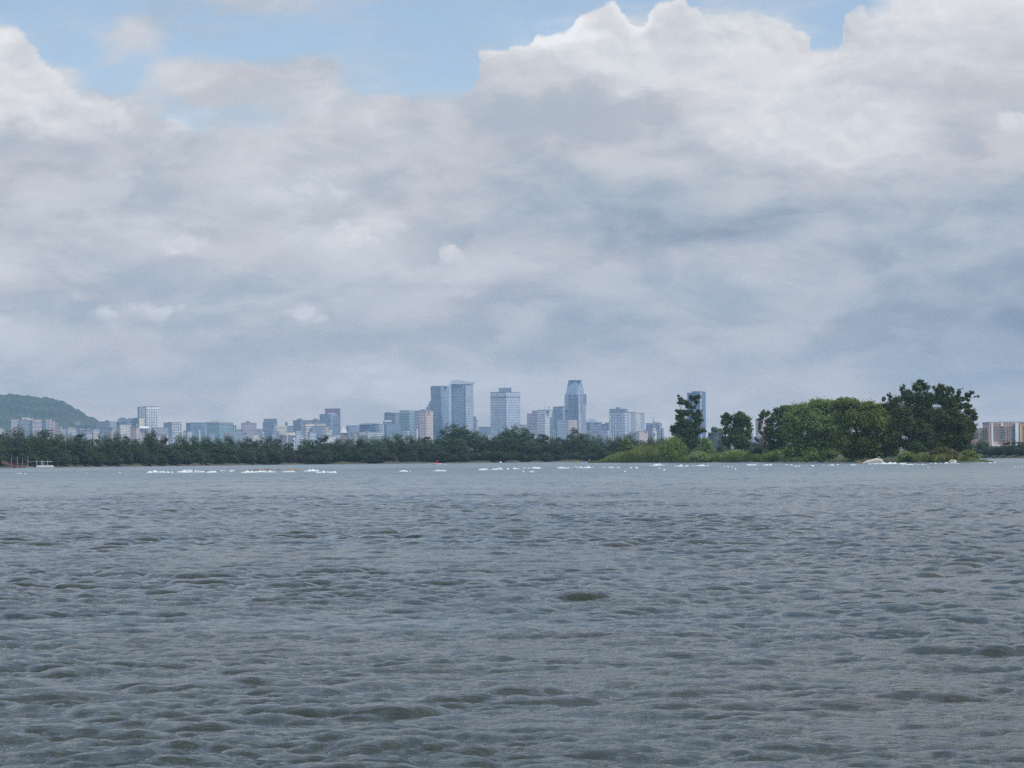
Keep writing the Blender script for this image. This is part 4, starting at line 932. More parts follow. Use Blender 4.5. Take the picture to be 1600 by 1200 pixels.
bld('grey stepped glass tower in front of the purple arch-topped tower', 'office_tower', 7650, [(T,499.3,526.5,647.8,'steel',{'s':517,'bands':(9,652,684)}),(WG,517,529,650.5,'greyblue',{'dy':14,'bands':(8,654,684),'bm':'slate'}),(PH,503,516,646.9,'slate',{'yb':648.2,'dy':10})])
bld('purple tower with dark frame and pale trapezoid skylight at its top', 'office_tower', 7800, [(T,507.8,532,639,'purple',{'s':509,'th':10,'bands':(10,652,684)}),('skylight',510.5,526.5,645,'pale',{'plain':1,'dy':-8,'poly':[(510.5,649.5),(526.5,649.5),(524,645),(513,645)],'deep':6})])
bld('small cream annex between the arch tower and the pyramid-roofed church', 'low_building', 7250, [(W,519.5,531,679,'white',{'f':{'bay':8,'floor':8}}),('roof',519.2,531.3,678.3,'beige',{'yb':679.1,'plain':1})])
bld('brick church tower with white pyramid roof', 'church_tower', 7200, [(W,532.3,542.8,676.2,'darkbrick',{'s':534}),('roof',531.6,543.6,668.3,'white',{'yb':676.3,'plain':1,'top':(536.3,537.5),'deep':18}),('finial',536.5,537.3,667,None,{'yb':668.8,'m':WHITE,'dy':8})], 'church')
bld('dark blue flat office block right of the pyramid-roofed church', 'office_building', 7900, [(W,541,562,665.5,'steel',{'s':545,'bands':(4,668,683)}),(PH,546,559,664.6,'slate',{'yb':666,'dy':10})])
bld('dark blue glass block with chamfered roof in the low cluster', 'office_building', 7800, [(W,561.5,592,663,'navy',{'s':588,'bands':(5,666,684),'bm':'steel'}),('roof_storey',562.5,590,660.3,'slate',{'yb':663.2,'plain':1,'top':(564.5,588.5),'deep':30,'dy':4})])
bld('pale finned glass block with dark rooftop box before the slate offices', 'office_building', 7850, [(W,590,606,664,'pale',{'piers':[(591.5,592.3),(594,594.8),(596.5,597.3),(599,599.8)],'pm':'white'}),(PH,591,594,661.5,'greyblue',{'yb':664.4,'dy':8})])
bld('slate office block with notched roof and white band, left of the teal box', 'office_building', 7950, [(W,600.5,624,645.8,'slate',{'s':618,'bands':(8,651,684)}),(WG,598.5,612,657.2,'greyblue',{'dy':-14}),('parapet',598.3,612.2,656.7,'white',{'yb':659.2,'dy':-15,'plain':1}),(PH,602,611,644,'slate',{'yb':646.2,'dy':14}),(PH,613,623,644.7,'greyblue',{'yb':646.2,'dy':14})])
bld('low teal glass block at the foot of the slate offices', 'office_building', 7600, [(W,600,626,663.5,'teal',{'s':604,'bands':(3,667,683)}),(PH,612,620,662.6,'greyblue',{'yb':664,'dy':12})])
bld('square teal-grey office block with lighter rooftop storey', 'office_building', 7800, [(W,624,647,646.5,'tealight',{'s':640,'bands':(8,650,684),'bm':'teal'}),('roof_storey',624.5,646.6,641,'greyblue',{'yb':646.8,'s':640,'plain':1,'dy':3})])
bld('mauve flat block behind the striped beige tower', 'office_building', 7900, [(W,647.8,658,642.5,'mauve',{'bands':(8,646,684),'bm':'greyblue'}),(PH,649,656,641.7,'slate',{'yb':643,'dy':6})])
bld('beige tower with white and pink vertical stripes, left of the tall glass pair', 'hotel_tower', 7500, [(T,656.5,676,642.3,'pink',{'s':667,'th':14,'piers':[(657,658),(660.5,661.2),(664.9,666),(669.5,670.2),(672.6,673.4),(675,675.9)],'pm':'cream'}),(PH,656.8,665,639.3,'greyblue',{'yb':643,'dy':10,'plain':1}),(PH,666.5,675,641,'pink',{'yb':643,'dy':12,'plain':1})])
bld('tall stepped glass tower with dark top band, left of the curved-roof tower', 'skyscraper', 7900, [(T,674,706,604.2,'steel',{'s':690,'th':20,'bands':(14,621,682),'bm':'slate'}),('top_band',673.6,703,604,'slate',{'yb':617.8,'plain':1,'s':689.6,'th':20,'dy':-1}),(PH,676,700,602.8,'greyblue',{'yb':604.5,'dy':14}),(WG,671.5,675,628,'greyblue',{'dy':14}),(WG,669,672.5,632.5,'greyblue',{'dy':12}),(WG,666.3,670,637,'slate',{'dy':10}),('mast',680.2,680.9,601,None,{'yb':603.2,'dy':20})])
bld('tallest glass tower with gently curved overhanging roof', 'skyscraper', 7800, [(T,703,740,600,'steel',{'s':727,'th':16,'bands':(18,604,682),'bm':'greyblue'}),('edge_fin',702,706,599.8,'pale',{'plain':1,'dy':-2,'deep':6}),('sunlit_face',728,739.4,602,'pale',{'dy':-2,'deep':8,'f':{'bay':7,'floor':7}}),  # paler windowed box over the right face: its sunlit brightness put into the colour
 ('roof_shell',705,742,594,'pale',{'plain':1,'deep':40,'poly':[(705,600.3),(705,595.6),(709,594.2),(715,593.8),(722,594.4),(730,595.4),(737,596.6),(742.5,597.6),(742.5,598.3),(739,598.4),(739,600.3)]}),(WG,740,744.3,651.3,'slate',{'dy':6}),(WG,744,747,657.4,'pale',{'dy':10})])
bld('low blue slab between the curved-roof tower and the flat mast tower', 'office_building', 8100, [(W,748,768,667.7,'steel',{'bands':(3,670,681)}),('roof',747.6,768.3,667.2,'slate',{'yb':668,'plain':1})])
bld('wide flat-topped blue-grey tower with rooftop block and central mast', 'skyscraper', 7900, [(T,767,814,613.2,'pale',{'s':792.5,'th':10,'f':{'bay':5.5,'floor':7.2,'wx':.62,'wz':.55},'bands':(17,625,682),'bm':'greyblue','piers':[(791.6,793.4),(767,767.8),(813.2,814),(779.5,780.1),(803,803.6)],'pm':'pale'}),
 ('mechanical_band',766.8,814.2,619,'slate',{'yb':621,'s':792.5,'th':10,'plain':1,'dy':-1.4}),(PH,780,800,605.8,'slate',{'yb':613.5,'dy':16,'plain':1}),('mast',789.4,790.5,596.5,None,{'yb':606,'dy':24})])
bld('low pale block with hazy top just right of the flat mast tower', 'office_building', 8100, [(W,812,824,664.8,'pale',{}),(PH,815,822,663.2,'pale',{'yb':665,'dy':6,'plain':1})])
bld('grey-purple block with raised right half, left of the white-sided tower', 'office_building', 7850, [(W,824,840.5,647,'mauve',{'bands':(7,650,682),'bm':'greyblue'}),(WG,832,841,642.3,'slate',{'dy':6,'plain':1})])
bld('pale tower with bright white right face and rooftop antenna knob', 'office_tower', 7700, [(T,840,865,641.3,'white',{'s':852.5,'th':24,'bands':(10,646,682),'bm':'pale','bw':.25}),('roof_band',841,864.5,640,'greyblue',{'yb':641.6,'s':852.5,'plain':1}),('dish',846.3,850,635,'white',{'yb':637.2,'plain':1,'dy':14}),('dish_post',847.6,848.4,637,'white',{'yb':641.5,'plain':1,'dy':14}),('beacon',857.2,859.8,635.3,'brick',{'yb':636.8,'plain':1,'dy':16}),(AN,851.2,851.9,624.5,None,{'yb':641.5,'dy':18}),('beacon_post',858.2,858.8,636.6,'slate',{'yb':641,'plain':1,'dy':16})])
bld('dark slate blue slab touching the left of the tapered-crown tower', 'office_tower', 7950, [(T,865,885,636,'steel',{'s':880,'plain':1,'bands':(9,642,680),'bm':'slate'}),(PH,876,883.5,634.5,'slate',{'yb':636.4,'dy':14})])
bld('tall tower with tapered trapezoid crown', 'skyscraper', 7700, [(T,883.5,917,617.3,'greyblue',{'s':902.5,'th':22,'bands':(15,622,682),'bm':'slate'}),('corner_turret',883,889,615.8,'slate',{'dy':2,'plain':1,'yb':640}),('corner_turret',912,917.3,615.8,'slate',{'dy':10,'plain':1,'yb':632}),
 ('crown',885,915.8,594.3,'steel',{'yb':617,'plain':1,'s':902.5,'top':(889.5,910.8),'dy':3}),('crown_cap',889.8,910.6,593.8,'slate',{'yb':594.6,'dy':14,'plain':1}),('dark_strip',900.3,903.5,617,'navy',{'dy':-2.2,'plain':1,'deep':4,'yb':682}),('light_pier',905,908,619,'pale',{'dy':-1,'plain':1,'deep':6})])  # navy strip stands proud of the near corner, nothing is cut back
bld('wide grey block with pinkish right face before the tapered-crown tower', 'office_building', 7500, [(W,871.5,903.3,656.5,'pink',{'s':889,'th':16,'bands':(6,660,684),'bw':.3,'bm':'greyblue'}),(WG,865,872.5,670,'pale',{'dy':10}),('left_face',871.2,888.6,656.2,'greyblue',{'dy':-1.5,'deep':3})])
bld('dark blue hipped block with pale glass arch on its roof', 'office_building', 7900, [(W,917,941,660.3,'slate',{'s':922,'bands':(4,664,682)}),('arch_roof',917,934,654,'pale',{'plain':1,'dy':4,'poly':[(917,660.5),(918,656),(921,653.8),(926,654),(931,656.2),(935,660.5)]})])
bld('flat slate block immediately left of the pale striped hotel', 'office_building', 7850, [(W,940,953,663,'slate',{}),(WG,946,953,660.8,'slate',{'dy':6})])
bld('long low mauve block in front of the slate offices and hotel', 'low_building', 7400, [(W,919,953,673.3,'pale',{'s':950,'bands':(3,676,685),'bm':'mauve'}),(PH,926,936,672.3,'mauve',{'yb':673.8,'dy':8})])
bld('pale blue hotel block with dark crown and vertical stripes', 'hotel', 7700, [(W,952.5,983,645,'pale',{'s':977,'th':14,'piers':[(953,954.5),(958,958.6),(961.5,962.1),(973,973.7),(976.8,977.8)],'pm':'white','bands':(8,648,682),'bm':'steel'}),('crown',953.5,982.8,638.7,'slate',{'yb':645.3,'s':977,'th':14,'dy':3,'plain':1}),(PH,963,970,636.3,'slate',{'yb':639,'dy':10,'plain':1})])
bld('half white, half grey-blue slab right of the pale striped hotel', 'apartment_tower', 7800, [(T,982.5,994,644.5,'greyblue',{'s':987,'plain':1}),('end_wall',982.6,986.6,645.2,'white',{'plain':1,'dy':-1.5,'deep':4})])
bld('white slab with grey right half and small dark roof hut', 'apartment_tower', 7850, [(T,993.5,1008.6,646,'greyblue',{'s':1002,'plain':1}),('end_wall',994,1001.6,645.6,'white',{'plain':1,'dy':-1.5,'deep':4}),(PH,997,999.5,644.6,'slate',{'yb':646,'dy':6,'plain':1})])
bld('low pinkish building with tiny rooftop towers left of the steeple', 'low_building', 7500, [(W,996,1013,674.5,'pink',{'s':999,'plain':1}),(PH,999,1002,672.5,'white',{'yb':675,'dy':5,'plain':1}),(PH,1007,1011,671.5,'mauve',{'yb':675,'dy':5,'plain':1})])
bld('blue block with shallow domed roof behind the steeple', 'office_building', 8000, [(W,1010,1035.4,662,'greyblue',{'s':1031,'bands':(4,666,682),'bm':'slate'}),('dome_roof',1019,1034,657.9,'pale',{'plain':1,'dy':6,'poly':[(1018,662.3),(1020,659.7),(1024,658.2),(1028,658.2),(1032,659.8),(1035,662.3)]}),(WG,1035,1038,670,'pale',{'dy':8})])
bld('cream church steeple with thin dark spire', 'church_steeple', 7200, [(T,1019.3,1026.6,673,'cream',{'s':1021,'plain':1}),('belfry',1020.3,1025.6,669.6,'cream',{'yb':673.2,'plain':1,'dy':2}),('spire',1019.9,1023.6,653.5,None,{'yb':670,'m':PLAIN['slate'],'dy':6}),('weather_cross',1021.3,1022.2,650.8,None,{'yb':654,'m':METAL,'dy':6}),('louvre',1021.5,1024.3,676,'slate',{'yb':681,'plain':1,'dy':-2,'deep':3})], 'church')
bld('lone dark blue skyscraper with white vertical seam, behind the ragged tree', 'skyscraper', 7700, [(T,1083,1106,612,'navy',{'s':1096,'th':15,'plain':1,'bands':(10,618,680),'bw':.2,'bm':'slate'}),(WG,1075,1083.5,614.5,'navy',{'dy':10,'plain':1}),('corner_seam',1095.2,1097,612.3,'white',{'plain':1,'dy':-2,'deep':4}),('corner_seam',1105.7,1107,613,'white',{'plain':1,'dy':4,'deep':4}),(PH,1086,1094,611.3,'slate',{'yb':612.6,'dy':14})])
bld('faint pinkish low block in the gap right of the twin-crowned tree', 'low_building', 7400, [(W,1172,1192,682.5,'mauve',{'s':1176}),(PH,1181,1184,680.5,'white',{'yb':683,'dy':8,'plain':1}),(PH,1186,1191,679.8,'pink',{'yb':683,'dy':8,'plain':1})])
bld('sliver of pinkish tower at the left edge of the half-dead tree', 'apartment_building', 7600, [(W,1182,1200,655,'pink',{'s':1186}),(PH,1188,1196,653.5,'grey',{'yb':655.3,'dy':8})])
bld('white house sliver at the extreme left edge above the trees', 'low_building', 6500, [(W,-14,6,671,'white',{'plain':1}),('roof',-15,7,669,'grey',{'yb':671.2,'plain':1,'top':(-10,2)})])
bld('small pale house high on the hill slope, left of two', 'house', 9000, [(W,96,99.5,657.5,'cream',{'plain':1,'yb':664}),('roof',95.6,99.9,656.5,'slate',{'yb':657.6,'plain':1,'top':(97,98.5)})], 'house')
bld('pinkish grey house low on the hill slope, right of two', 'house', 8900, [(W,116,125,660,'mauve',{'plain':1,'yb':668}),('roof',115.5,125.5,658.8,'grey',{'yb':660.1,'plain':1,'top':(117.5,123)})], 'house')
bld('low grey-blue block peeking between the gridded block and the pair of teal offices', 'low_building', 7700, [(W,262,290,674,'grey',{'s':268}),(PH,270,276,672.7,'pink',{'yb':674.5,'dy':10})])
bld('faint low blue-grey block right of the teal pair behind the pale-roofed shed', 'low_building', 8200, [(W,366,380,672,'greyblue',{}),(PH,371,375,670.8,'pale',{'yb':672.5,'dy':6})])
bld('small white hut and wall peeking under the cream stepped hotel', 'low_building', 7000, [(W,503,524,682,'white',{'plain':1}),(PH,510,515,680.8,'brick',{'yb':682.3,'dy':6,'plain':1})])
bld('faint pale low block between the mauve slab foot and the dark green spire', 'low_building', 7300, [(W,396,409,679,'cream',{'plain':1}),(PH,400,404,677.8,'white',{'yb':679.3,'dy':6,'plain':1})])
bld('low hazy block in front of the dark blue office cluster', 'low_building', 7300, [(W,556,600,676,'pale',{'s':562,'bands':(2,678,684)}),(PH,566,574,674.8,'greyblue',{'yb':676.4,'dy':8})])
rf = random.Random(12); FILL = []
for px in (108, 131, 158, 171, 196, 226, 240, 268, 296, 330, 352, 384, 408, 428, 466, 488, 512, 552, 574, 612, 634, 762, 832, 930, 990): FILL.append(px)
for i, px in enumerate(FILL):
    w = rf.uniform(5, 13); y = rf.uniform(672.5, 679.5); k = rf.choice(['cream', 'pink', 'greyblue', 'pale', 'white', 'beige', 'mauve', 'grey']); shade = {'greyblue': 'grey-blue', 'mauve': 'mauve', 'pale': 'pale blue'}.get(k, k)
    P_ = [(W, px-w/2, px+w/2, y, k, {'s': px-w/2+w*rf.choice([.2, .8]), 'bands': (2, y+1.5, y+8), 'bw': .3})]
    tp_ = rf.choice(['flat', 'hut', 'gable'])
    if tp_ == 'hut': P_.append((PH, px-w*.2, px+w*.15, y-1.5, rf.choice(['white', 'slate', 'beige']), {'yb': y+.3, 'dy': 8, 'plain': 1}))
    elif tp_ == 'gable': P_.append(('gable_roof', px-w*.5, px+w*.5, y-1.6, rf.choice(['slate', 'brick', 'grey']), {'plain': 1, 'poly': [(px-w*.54, y+.1), (px+w*.54, y+.1), (px+w*.1, y-1.7), (px-w*.1, y-1.7)], 'deep': 20, 'dy': -.5}))
    else: P_.append((PH, px+w*.05, px+w*.35, y-.9, 'grey', {'yb': y+.3, 'dy': 10, 'plain': 1}))
    bld(f'low {shade} block with {dict(flat="tiny roof box", hut="rooftop hut", gable="pitched roof")[tp_]} just above treeline, {ORD[i] if i < 12 else str(i+1)+"th"} of such from left', 'low_building', 7050+rf.uniform(-80, 60), P_)
# near blocks at the right
RD = 3000
def windows(root, ox, D, cols, rows, w, h, m=GLASSB):
    for c in cols:
        for r in rows:
            x = gx(c, D); z = gz(c, r, D); MB().box(x-w/2-ox, x+w/2-ox, -.5, .3, z-h/2-2, z+h/2-2).build('window', m, root)
r_ = bld('mauve brick block peeking between the island and the yellow block', 'apartment_building', RD, [(W,1512,1531.5,672.3,'brick',{'plain':1}),('roof_slab',1518,1531.8,671.5,'beige',{'yb':672.4,'plain':1})], gz0=2)
windows(r_, gx(1521.75, RD), RD, (1521.5, 1525, 1528.5), (675.5, 679.3, 683), 1.5, 1.6)
r_ = bld('yellow block with large square dark windows, left of the big brick apartments', 'apartment_building', RD-40, [(W,1531.8,1546.8,671.3,'yellow',{'plain':1}),('side_wall',1531.4,1534,671.2,'greyblue',{'plain':1,'dy':-.6,'deep':4}),('roof_slab',1531,1547.2,670.3,'white',{'yb':671.3,'plain':1})], gz0=2)
windows(r_, gx(1539.3, RD-40), RD-40, (1536.8, 1540.4, 1544.2), (674.7, 678.6, 682.5, 686.4), 1.5, 1.8)
PA = [(W,1547,1640,661.3,'brick',{'plain':1}),('parapet',1546.8,1640,660.2,'pink',{'yb':661.5,'plain':1,'dy':-.4}),(PH,1565,1574,658.9,'beige',{'yb':660.6,'plain':1,'dy':4}),(PH,1604,1620,658.9,'beige',{'yb':660.6,'plain':1,'dy':4}),
 ('bay',1549.6,1552.2,661,'white',{'plain':1,'dy':-2}),('bay',1564.8,1567.8,660.6,'white',{'plain':1,'dy':-2,'yb':666}),('bay',1587,1592,660.2,'white',{'plain':1,'dy':-2}),('bay',1584,1587,664,'navy',{'plain':1,'dy':-1.2}),('bay',1594.5,1596.5,663,'yellow',{'plain':1,'dy':-1.2}),
 ('stair_tower',1546.6,1548.2,661.8,'pink',{'plain':1,'dy':-1.5}),('base_storey',1551,1562,695,'white',{'plain':1,'dy':-3,'yb':703})]
r_ = bld('big pinkish brick apartment block with white bays at the right edge', 'apartment_building', RD-60, PA, gz0=2)
windows(r_, gx(1593.5, RD-60), RD-60, (1555, 1558.5, 1575, 1578.5, 1582, 1600), (666.5, 670.6, 674.7, 678.8, 682.9, 687), 1.2, 1.6)
for y in (667.5, 671.6, 675.7, 679.8, 683.9, 688):
    ox = gx(1593.5, RD-60); x = gx(1567, RD-60)-ox; z = gz(1567, y, RD-60)-2
    b_ = MB().box(x-3, x+3.4, -1.6, .2, z-.15, z+.15).box(x-3, x+3.4, -1.6, -1.5, z, z+1).build('balcony', PLAIN['slate'], r_)
# mast on the hill
a = tag(empty('radio_mast', (gx(16, 9450), 9450, gz(16, 619, 9450))), 'slim radio mast standing on top of the wooded hill', 'mast')
hm = gz(16, 609.5, 9450)-gz(16, 619, 9450)
MB().tube([(0, 0, -8), (0, 0, hm*.6), (0, 0, hm)], [1.6, 1.2, .5]).build('pole', PLAIN['greyblue'], a)
MB().box(-2.5, 2.5, -1, 1, hm*.52, hm*.58).build('antenna_arm', PLAIN['greyblue'], a)
# ------------------------------------------------------------------ small things
def blob(mb, cx, cy, cz, rx, ry, rz, rng, n=10, m=7, j=.12, flatb=None):
    b = len(mb.v)
    for i in range(m+1):
        ph = PI*i/m
        for k in range(n):
            th = 2*PI*k/n; r = 1+rng.uniform(-j, j)
            z = cz+rz*math.cos(ph)*r
            if flatb is not None: z = max(z, flatb)
            mb.v.append((cx+rx*math.sin(ph)*math.cos(th)*r, cy+ry*math.sin(ph)*math.sin(th)*r, z))
    for i in range(m):
        for k in range(n):
            k2 = (k+1) % n; mb.f.append((b+i*n+k, b+(i+1)*n+k, b+(i+1)*n+k2, b+i*n+k2))
    return mb
STONE = mat('pale_limestone', (.46, .43, .39), .9, .25, 1.5)
RUST = mat('rusty_rock', (.20, .12, .08), .9, .35, 1.2)
OCHRE = mat('ochre_rock', (.30, .17, .08), .9, .3, 1.2)
rg = random.Random(4)
def rock(label, px, py, D, wpx, hpx, m, seed, group=None, slab=False):
    r = random.Random(seed); s = D/F; o = MB(); w = wpx*s/2; h = hpx*s
    if slab:
        pts = [(-w, 0), (-w*.7, h*.35), (-w*.45, h*.62), (-w*.1, h*.85), (w*.35, h*.98), (w*.62, h), (w*.85, h*.75), (w*.97, h*.3), (w, 0)]
        n = len(pts); rows = 6
        for j in range(rows):
            t = j/(rows-1); y = -1.4+t*4.6; k = math.sin((t*.85+.15)*PI)**.5
            for x, z in pts: o.v.append((x*(.8+.2*k)+r.uniform(-.12, .12), y+r.uniform(-.15, .15), z*k*r.uniform(.85, 1.08)-.25))
        for j in range(rows-1):
            for i in range(n-1): a = j*n+i; o.f.append((a, a+1, a+n+1, a+n))
        for i in range(n-1): pass
        o.f.append(tuple(reversed(range(n)))); o.f.append(tuple(range((rows-1)*n, rows*n)))
    else: blob(o, 0, 0, 0, w, w*.8, h, r, 12, 8, .22)
    ob = o.build('rock', m); ob.location = (gx(px, D), D, 0)
    return tag(ob, label, 'rock', group)
rock('pale flat limestone slab in the water before the willows, gull on top', 1363, 723, 848, 37, 8.6, STONE, 3, slab=True)
for i, (px, w, h, m, lab) in enumerate([(388,14,1.9,RUST,'dark brown wet rock in the rapids, leftmost of the rock line'),(402,17,2.2,RUST,'brown wet rock in the rapids beside a white crest, second of the line'),(419,19,2.4,RUST,'long brown rock in the middle of the rapids rock line'),
   (436,16,2.1,RUST,'dull brown rock left of the orange rocks in the rapids'),(452,12,2.3,OCHRE,'orange-brown rock in the rapids, left one of two'),(463,9,2.6,OCHRE,'orange-brown rock in the rapids, right one of two'),(476,8,1.5,RUST,'small dark rock at the right end of the rapids line')]):
    rock(lab, px, 735, 672+i*2, w, h, m, 20+i, 'rocks breaking the rapids')
rock('small pale rock at the water edge under the wide dark tree', 1489, 722, 822, 13, 4, STONE, 31)
rock('low brown rock at the left base of the pale slab', 1340, 722, 858, 16, 2.2, RUST, 33)
# ledge of concrete at the island's right tip
D = 812; a = tag(empty('concrete_ledge', (gx(1524, D), D, 0)), 'flat mossy concrete ledge reaching into the river at the right end of the island', 'ledge')
w = 27*D/F
MB().box(-w, w, -1.2, 2.2, -.5, .38).build('slab', mat('mossy_concrete', (.14, .16, .11), .95, .3, .8), a)
MB().box(-w*.98, w*.9, -1.1, 2.1, .384, .44).build('moss_top', mat('moss', (.12, .17, .06), .95, .3, 1.0), a)

def person(label, loc, shirt, legs, seated=False, rz=0., arms=0.0, group=None):
    """one skinned figure about 1.75 m tall with clothing colours"""
    root_o = empty('person', loc, rz); tag(root_o, label, 'person', group)
    if seated: J = {'hip': (0,0,.42), 'ch': (0,.02,.86), 'nk': (0,.03,1.02), 'hd': (0,.04,1.16), 'ht': (0,.04,1.28), 'kl': (.42,-.14,.50), 'kr': (.42,.14,.50), 'fl': (.52,-.16,.08), 'fr': (.52,.16,.08)}
    else: J = {'hip': (0,0,.92), 'ch': (0,0,1.32), 'nk': (0,0,1.48), 'hd': (0,0,1.62), 'ht': (0,0,1.74), 'kl': (.04,-.11,.5), 'kr': (-.04,.11,.5), 'fl': (0,-.12,.04), 'fr': (-.05,.12,.04)}
    cz = J['ch'][2]; R = {'hip': .15, 'ch': .19, 'nk': .07, 'hd': .11, 'ht': .08, 'kl': .075, 'kr': .075, 'fl': .055, 'fr': .055}
    J.update({'sl': (0,-.20,cz+.06), 'sr': (0,.20,cz+.06), 'el': (.16+arms*.1,-.30,cz-.14), 'er': (.16+arms*.1,.30,cz-.14), 'hl': (.42,-.24-arms*.1,cz-.16+arms*.2), 'hr': (.42,.24+arms*.1,cz-.16-arms*.1), 'gl': (.50,-.23-arms*.1,cz-.17+arms*.2), 'gr': (.50,.23+arms*.1,cz-.17-arms*.1)})
    R.update({'sl': .075, 'sr': .075, 'el': .055, 'er': .055, 'hl': .04, 'hr': .04, 'gl': .045, 'gr': .045})
    E = [('hip','ch'),('ch','nk'),('nk','hd'),('hd','ht'),('ch','sl'),('ch','sr'),('sl','el'),('sr','er'),('el','hl'),('er','hr'),('hl','gl'),('hr','gr'),('hip','kl'),('hip','kr'),('kl','fl'),('kr','fr')]
    def grown(nm, keys, m, scale=1.0):
        ks = [k for k in J if k in keys]; me = bpy.data.meshes.new(nm)
        ee = [(ks.index(p), ks.index(q)) for p, q in E if p in ks and q in ks]
        me.from_pydata([J[k] for k in ks], ee, []); ob = bpy.data.objects.new(nm, me); COL.objects.link(ob); ob.parent = root_o
        md = ob.modifiers.new('skin', 'SKIN'); sk = me.skin_vertices[0].data
        for i, k in enumerate(ks): sk[i].radius = (R[k]*scale, R[k]*scale)
        sk[0].use_root = True; ob.modifiers.new('sub', 'SUBSURF').levels = 1; me.materials.append(m)
        return ob
    skin = mat('skin', (.42, .26, .19), .6, .05)
    grown('body', set(J), skin)
    grown('top', {'hip', 'ch', 'sl', 'sr', 'el', 'er', 'hl', 'hr'}, shirt, 1.16)
    grown('trousers', {'hip', 'kl', 'kr', 'fl', 'fr'}, legs, 1.18)
    hx, hy, hz = J['hd']; mbh = MB(); blob(mbh, hx-.02, hy, hz+.06, .115, .10, .11, random.Random(1), 10, 6, .03); mbh.build('hair', mat('dark_hair', (.04, .03, .02), .8, .1), root_o)
    return root_o
RED = mat('red_fabric', (.62, .04, .06), .7, .1, 3); DARKC = mat('dark_cloth', (.04, .05, .07), .8, .1, 3)
REDP = mat('red_paint', (.60, .05, .05), .35, .05, 1); YEL = mat('yellow_plastic', (.72, .60, .10), .45, .06, 1); WCL = mat('white_cloth', (.8, .8, .8), .8, .03, 3)
def hull(mb, L, w, h, z0=0., n=14, rise=.35):
    b = len(mb.v); R = 6
    for i in range(n+1):
        t = i/n*2-1; k = max(.03, (1-abs(t)**2.6)); x = t*L/2; zz = z0+rise*abs(t)**3*h
        for j in range(R+1):
            q = -PI/2+PI*j/R; mb.v.append((x, math.sin(q)*w/2*k, zz+h-(h*1.15)*math.cos(q)*k**.5))
    for i in range(n):
        for j in range(R): a = b+i*(R+1)+j; mb.f.append((a, a+1, a+R+2, a+R+1))
    for i in range(n): # deck
        a = b+i*(R+1); mb.f.append((a, a+R+1, a+R+1+R, a+R))
    return mb
# red and white personal watercraft with rider
D = 1175; a = tag(empty('jet_ski', (gx(682, D), D, .05), PI+.25), 'small red and white jet ski ridden by a person in red at mid-river', 'jet ski')
hull(MB(), 3.6, 1.15, .55, -.15).build('hull', WHITE, a)
MB().prism([(-1.5,-.42),(.9,-.42),(1.5,0),(.9,.42),(-1.5,.42)], .38, .62, [(-1.3,-.3),(.6,-.3),(1.1,0),(.6,.3),(-1.3,.3)]).build('deck', REDP, a)
MB().box(-1.2, .25, -.2, .2, .58, .86).build('seat', DARKC, a)
MB().tube([(.75,0,.55),(.55,0,.98)], .07).tube([(.52,-.36,1.02),(.55,0,.99),(.52,.36,1.02)], .035).build('handlebar', REDP, a)
p_ = person('person in red jacket riding the red and white jet ski', (gx(682, D)+.25, D+.02, .50), RED, DARKC, True, PI+.25)
p_.scale = (1.12,)*3
rgn = np.random.RandomState(3); n = 260
P = np.stack([rgn.uniform(-4.2, 3.4, n), rgn.normal(0, .5, n), np.abs(rgn.normal(0, .22, n))], 1); P[:, 2] *= np.exp(-np.abs(P[:, 0]+1.5)/2.5)+.25
V, Q = leaves(P, rgn.normal(0, 1, (n, 3)), .28, 1.5, rgn); o = link('spray', npmesh('spray', V, Q, FOAM)); o.location = (gx(682, D)+.6, D-.6, .05)
tag(o, 'white wake spray around the jet ski', kind='stuff')
# yellow kayak drawn up at the island's left tip, and someone in white
D = 1285; a = tag(empty('kayak', (gx(899.5, D), D, .05), .15), 'small yellow kayak floating off the left tip of the island', 'kayak')
hull(MB(), 3.0, .75, .42, -.05, rise=1.2).build('hull', YEL, a); MB().lathe([(.38, .36), (.42, .46), (.34, .47), (.30, .38)], 0, 0, 14, 1.5, .8).build('cockpit_rim', DARKC, a)
person('person in yellow sitting in the small yellow kayak', (gx(899.5, D), D, -.22), YEL, DARKC, True, .15, .6)
a = tag(empty('canoe', (gx(923.5, 1262), 1262, .1), .3), 'brown canoe pulled up at the left tip of the island reeds', 'canoe')
hull(MB(), 4.0, .9, .45, 0, rise=1.0).build('hull', mat('brown_paint', (.16, .08, .06), .6, .1), a); MB().box(-.3, .0, -.38, .38, .3, .36).build('seat', STONE, a)
person('person in a white shirt standing beside the brown canoe', (gx(920.5, 1258), 1258, .02), WCL, DARKC, False, .5)
# buoys
for px, py, D, lab in ((782, 722, 1450, 'tiny white buoy on the water left of centre under the flat tower'),):
    a = tag(empty('buoy', (gx(px, D), D, 0)), lab, 'buoy')
    MB().lathe([(.1, -.3), (.5, -.1), (.55, .35), (.4, .6), (.12, .7)], n=14).build('float', WHITE, a); MB().tube([(0, 0, .65), (0, 0, 1.3)], .06).build('pole', REDP, a)
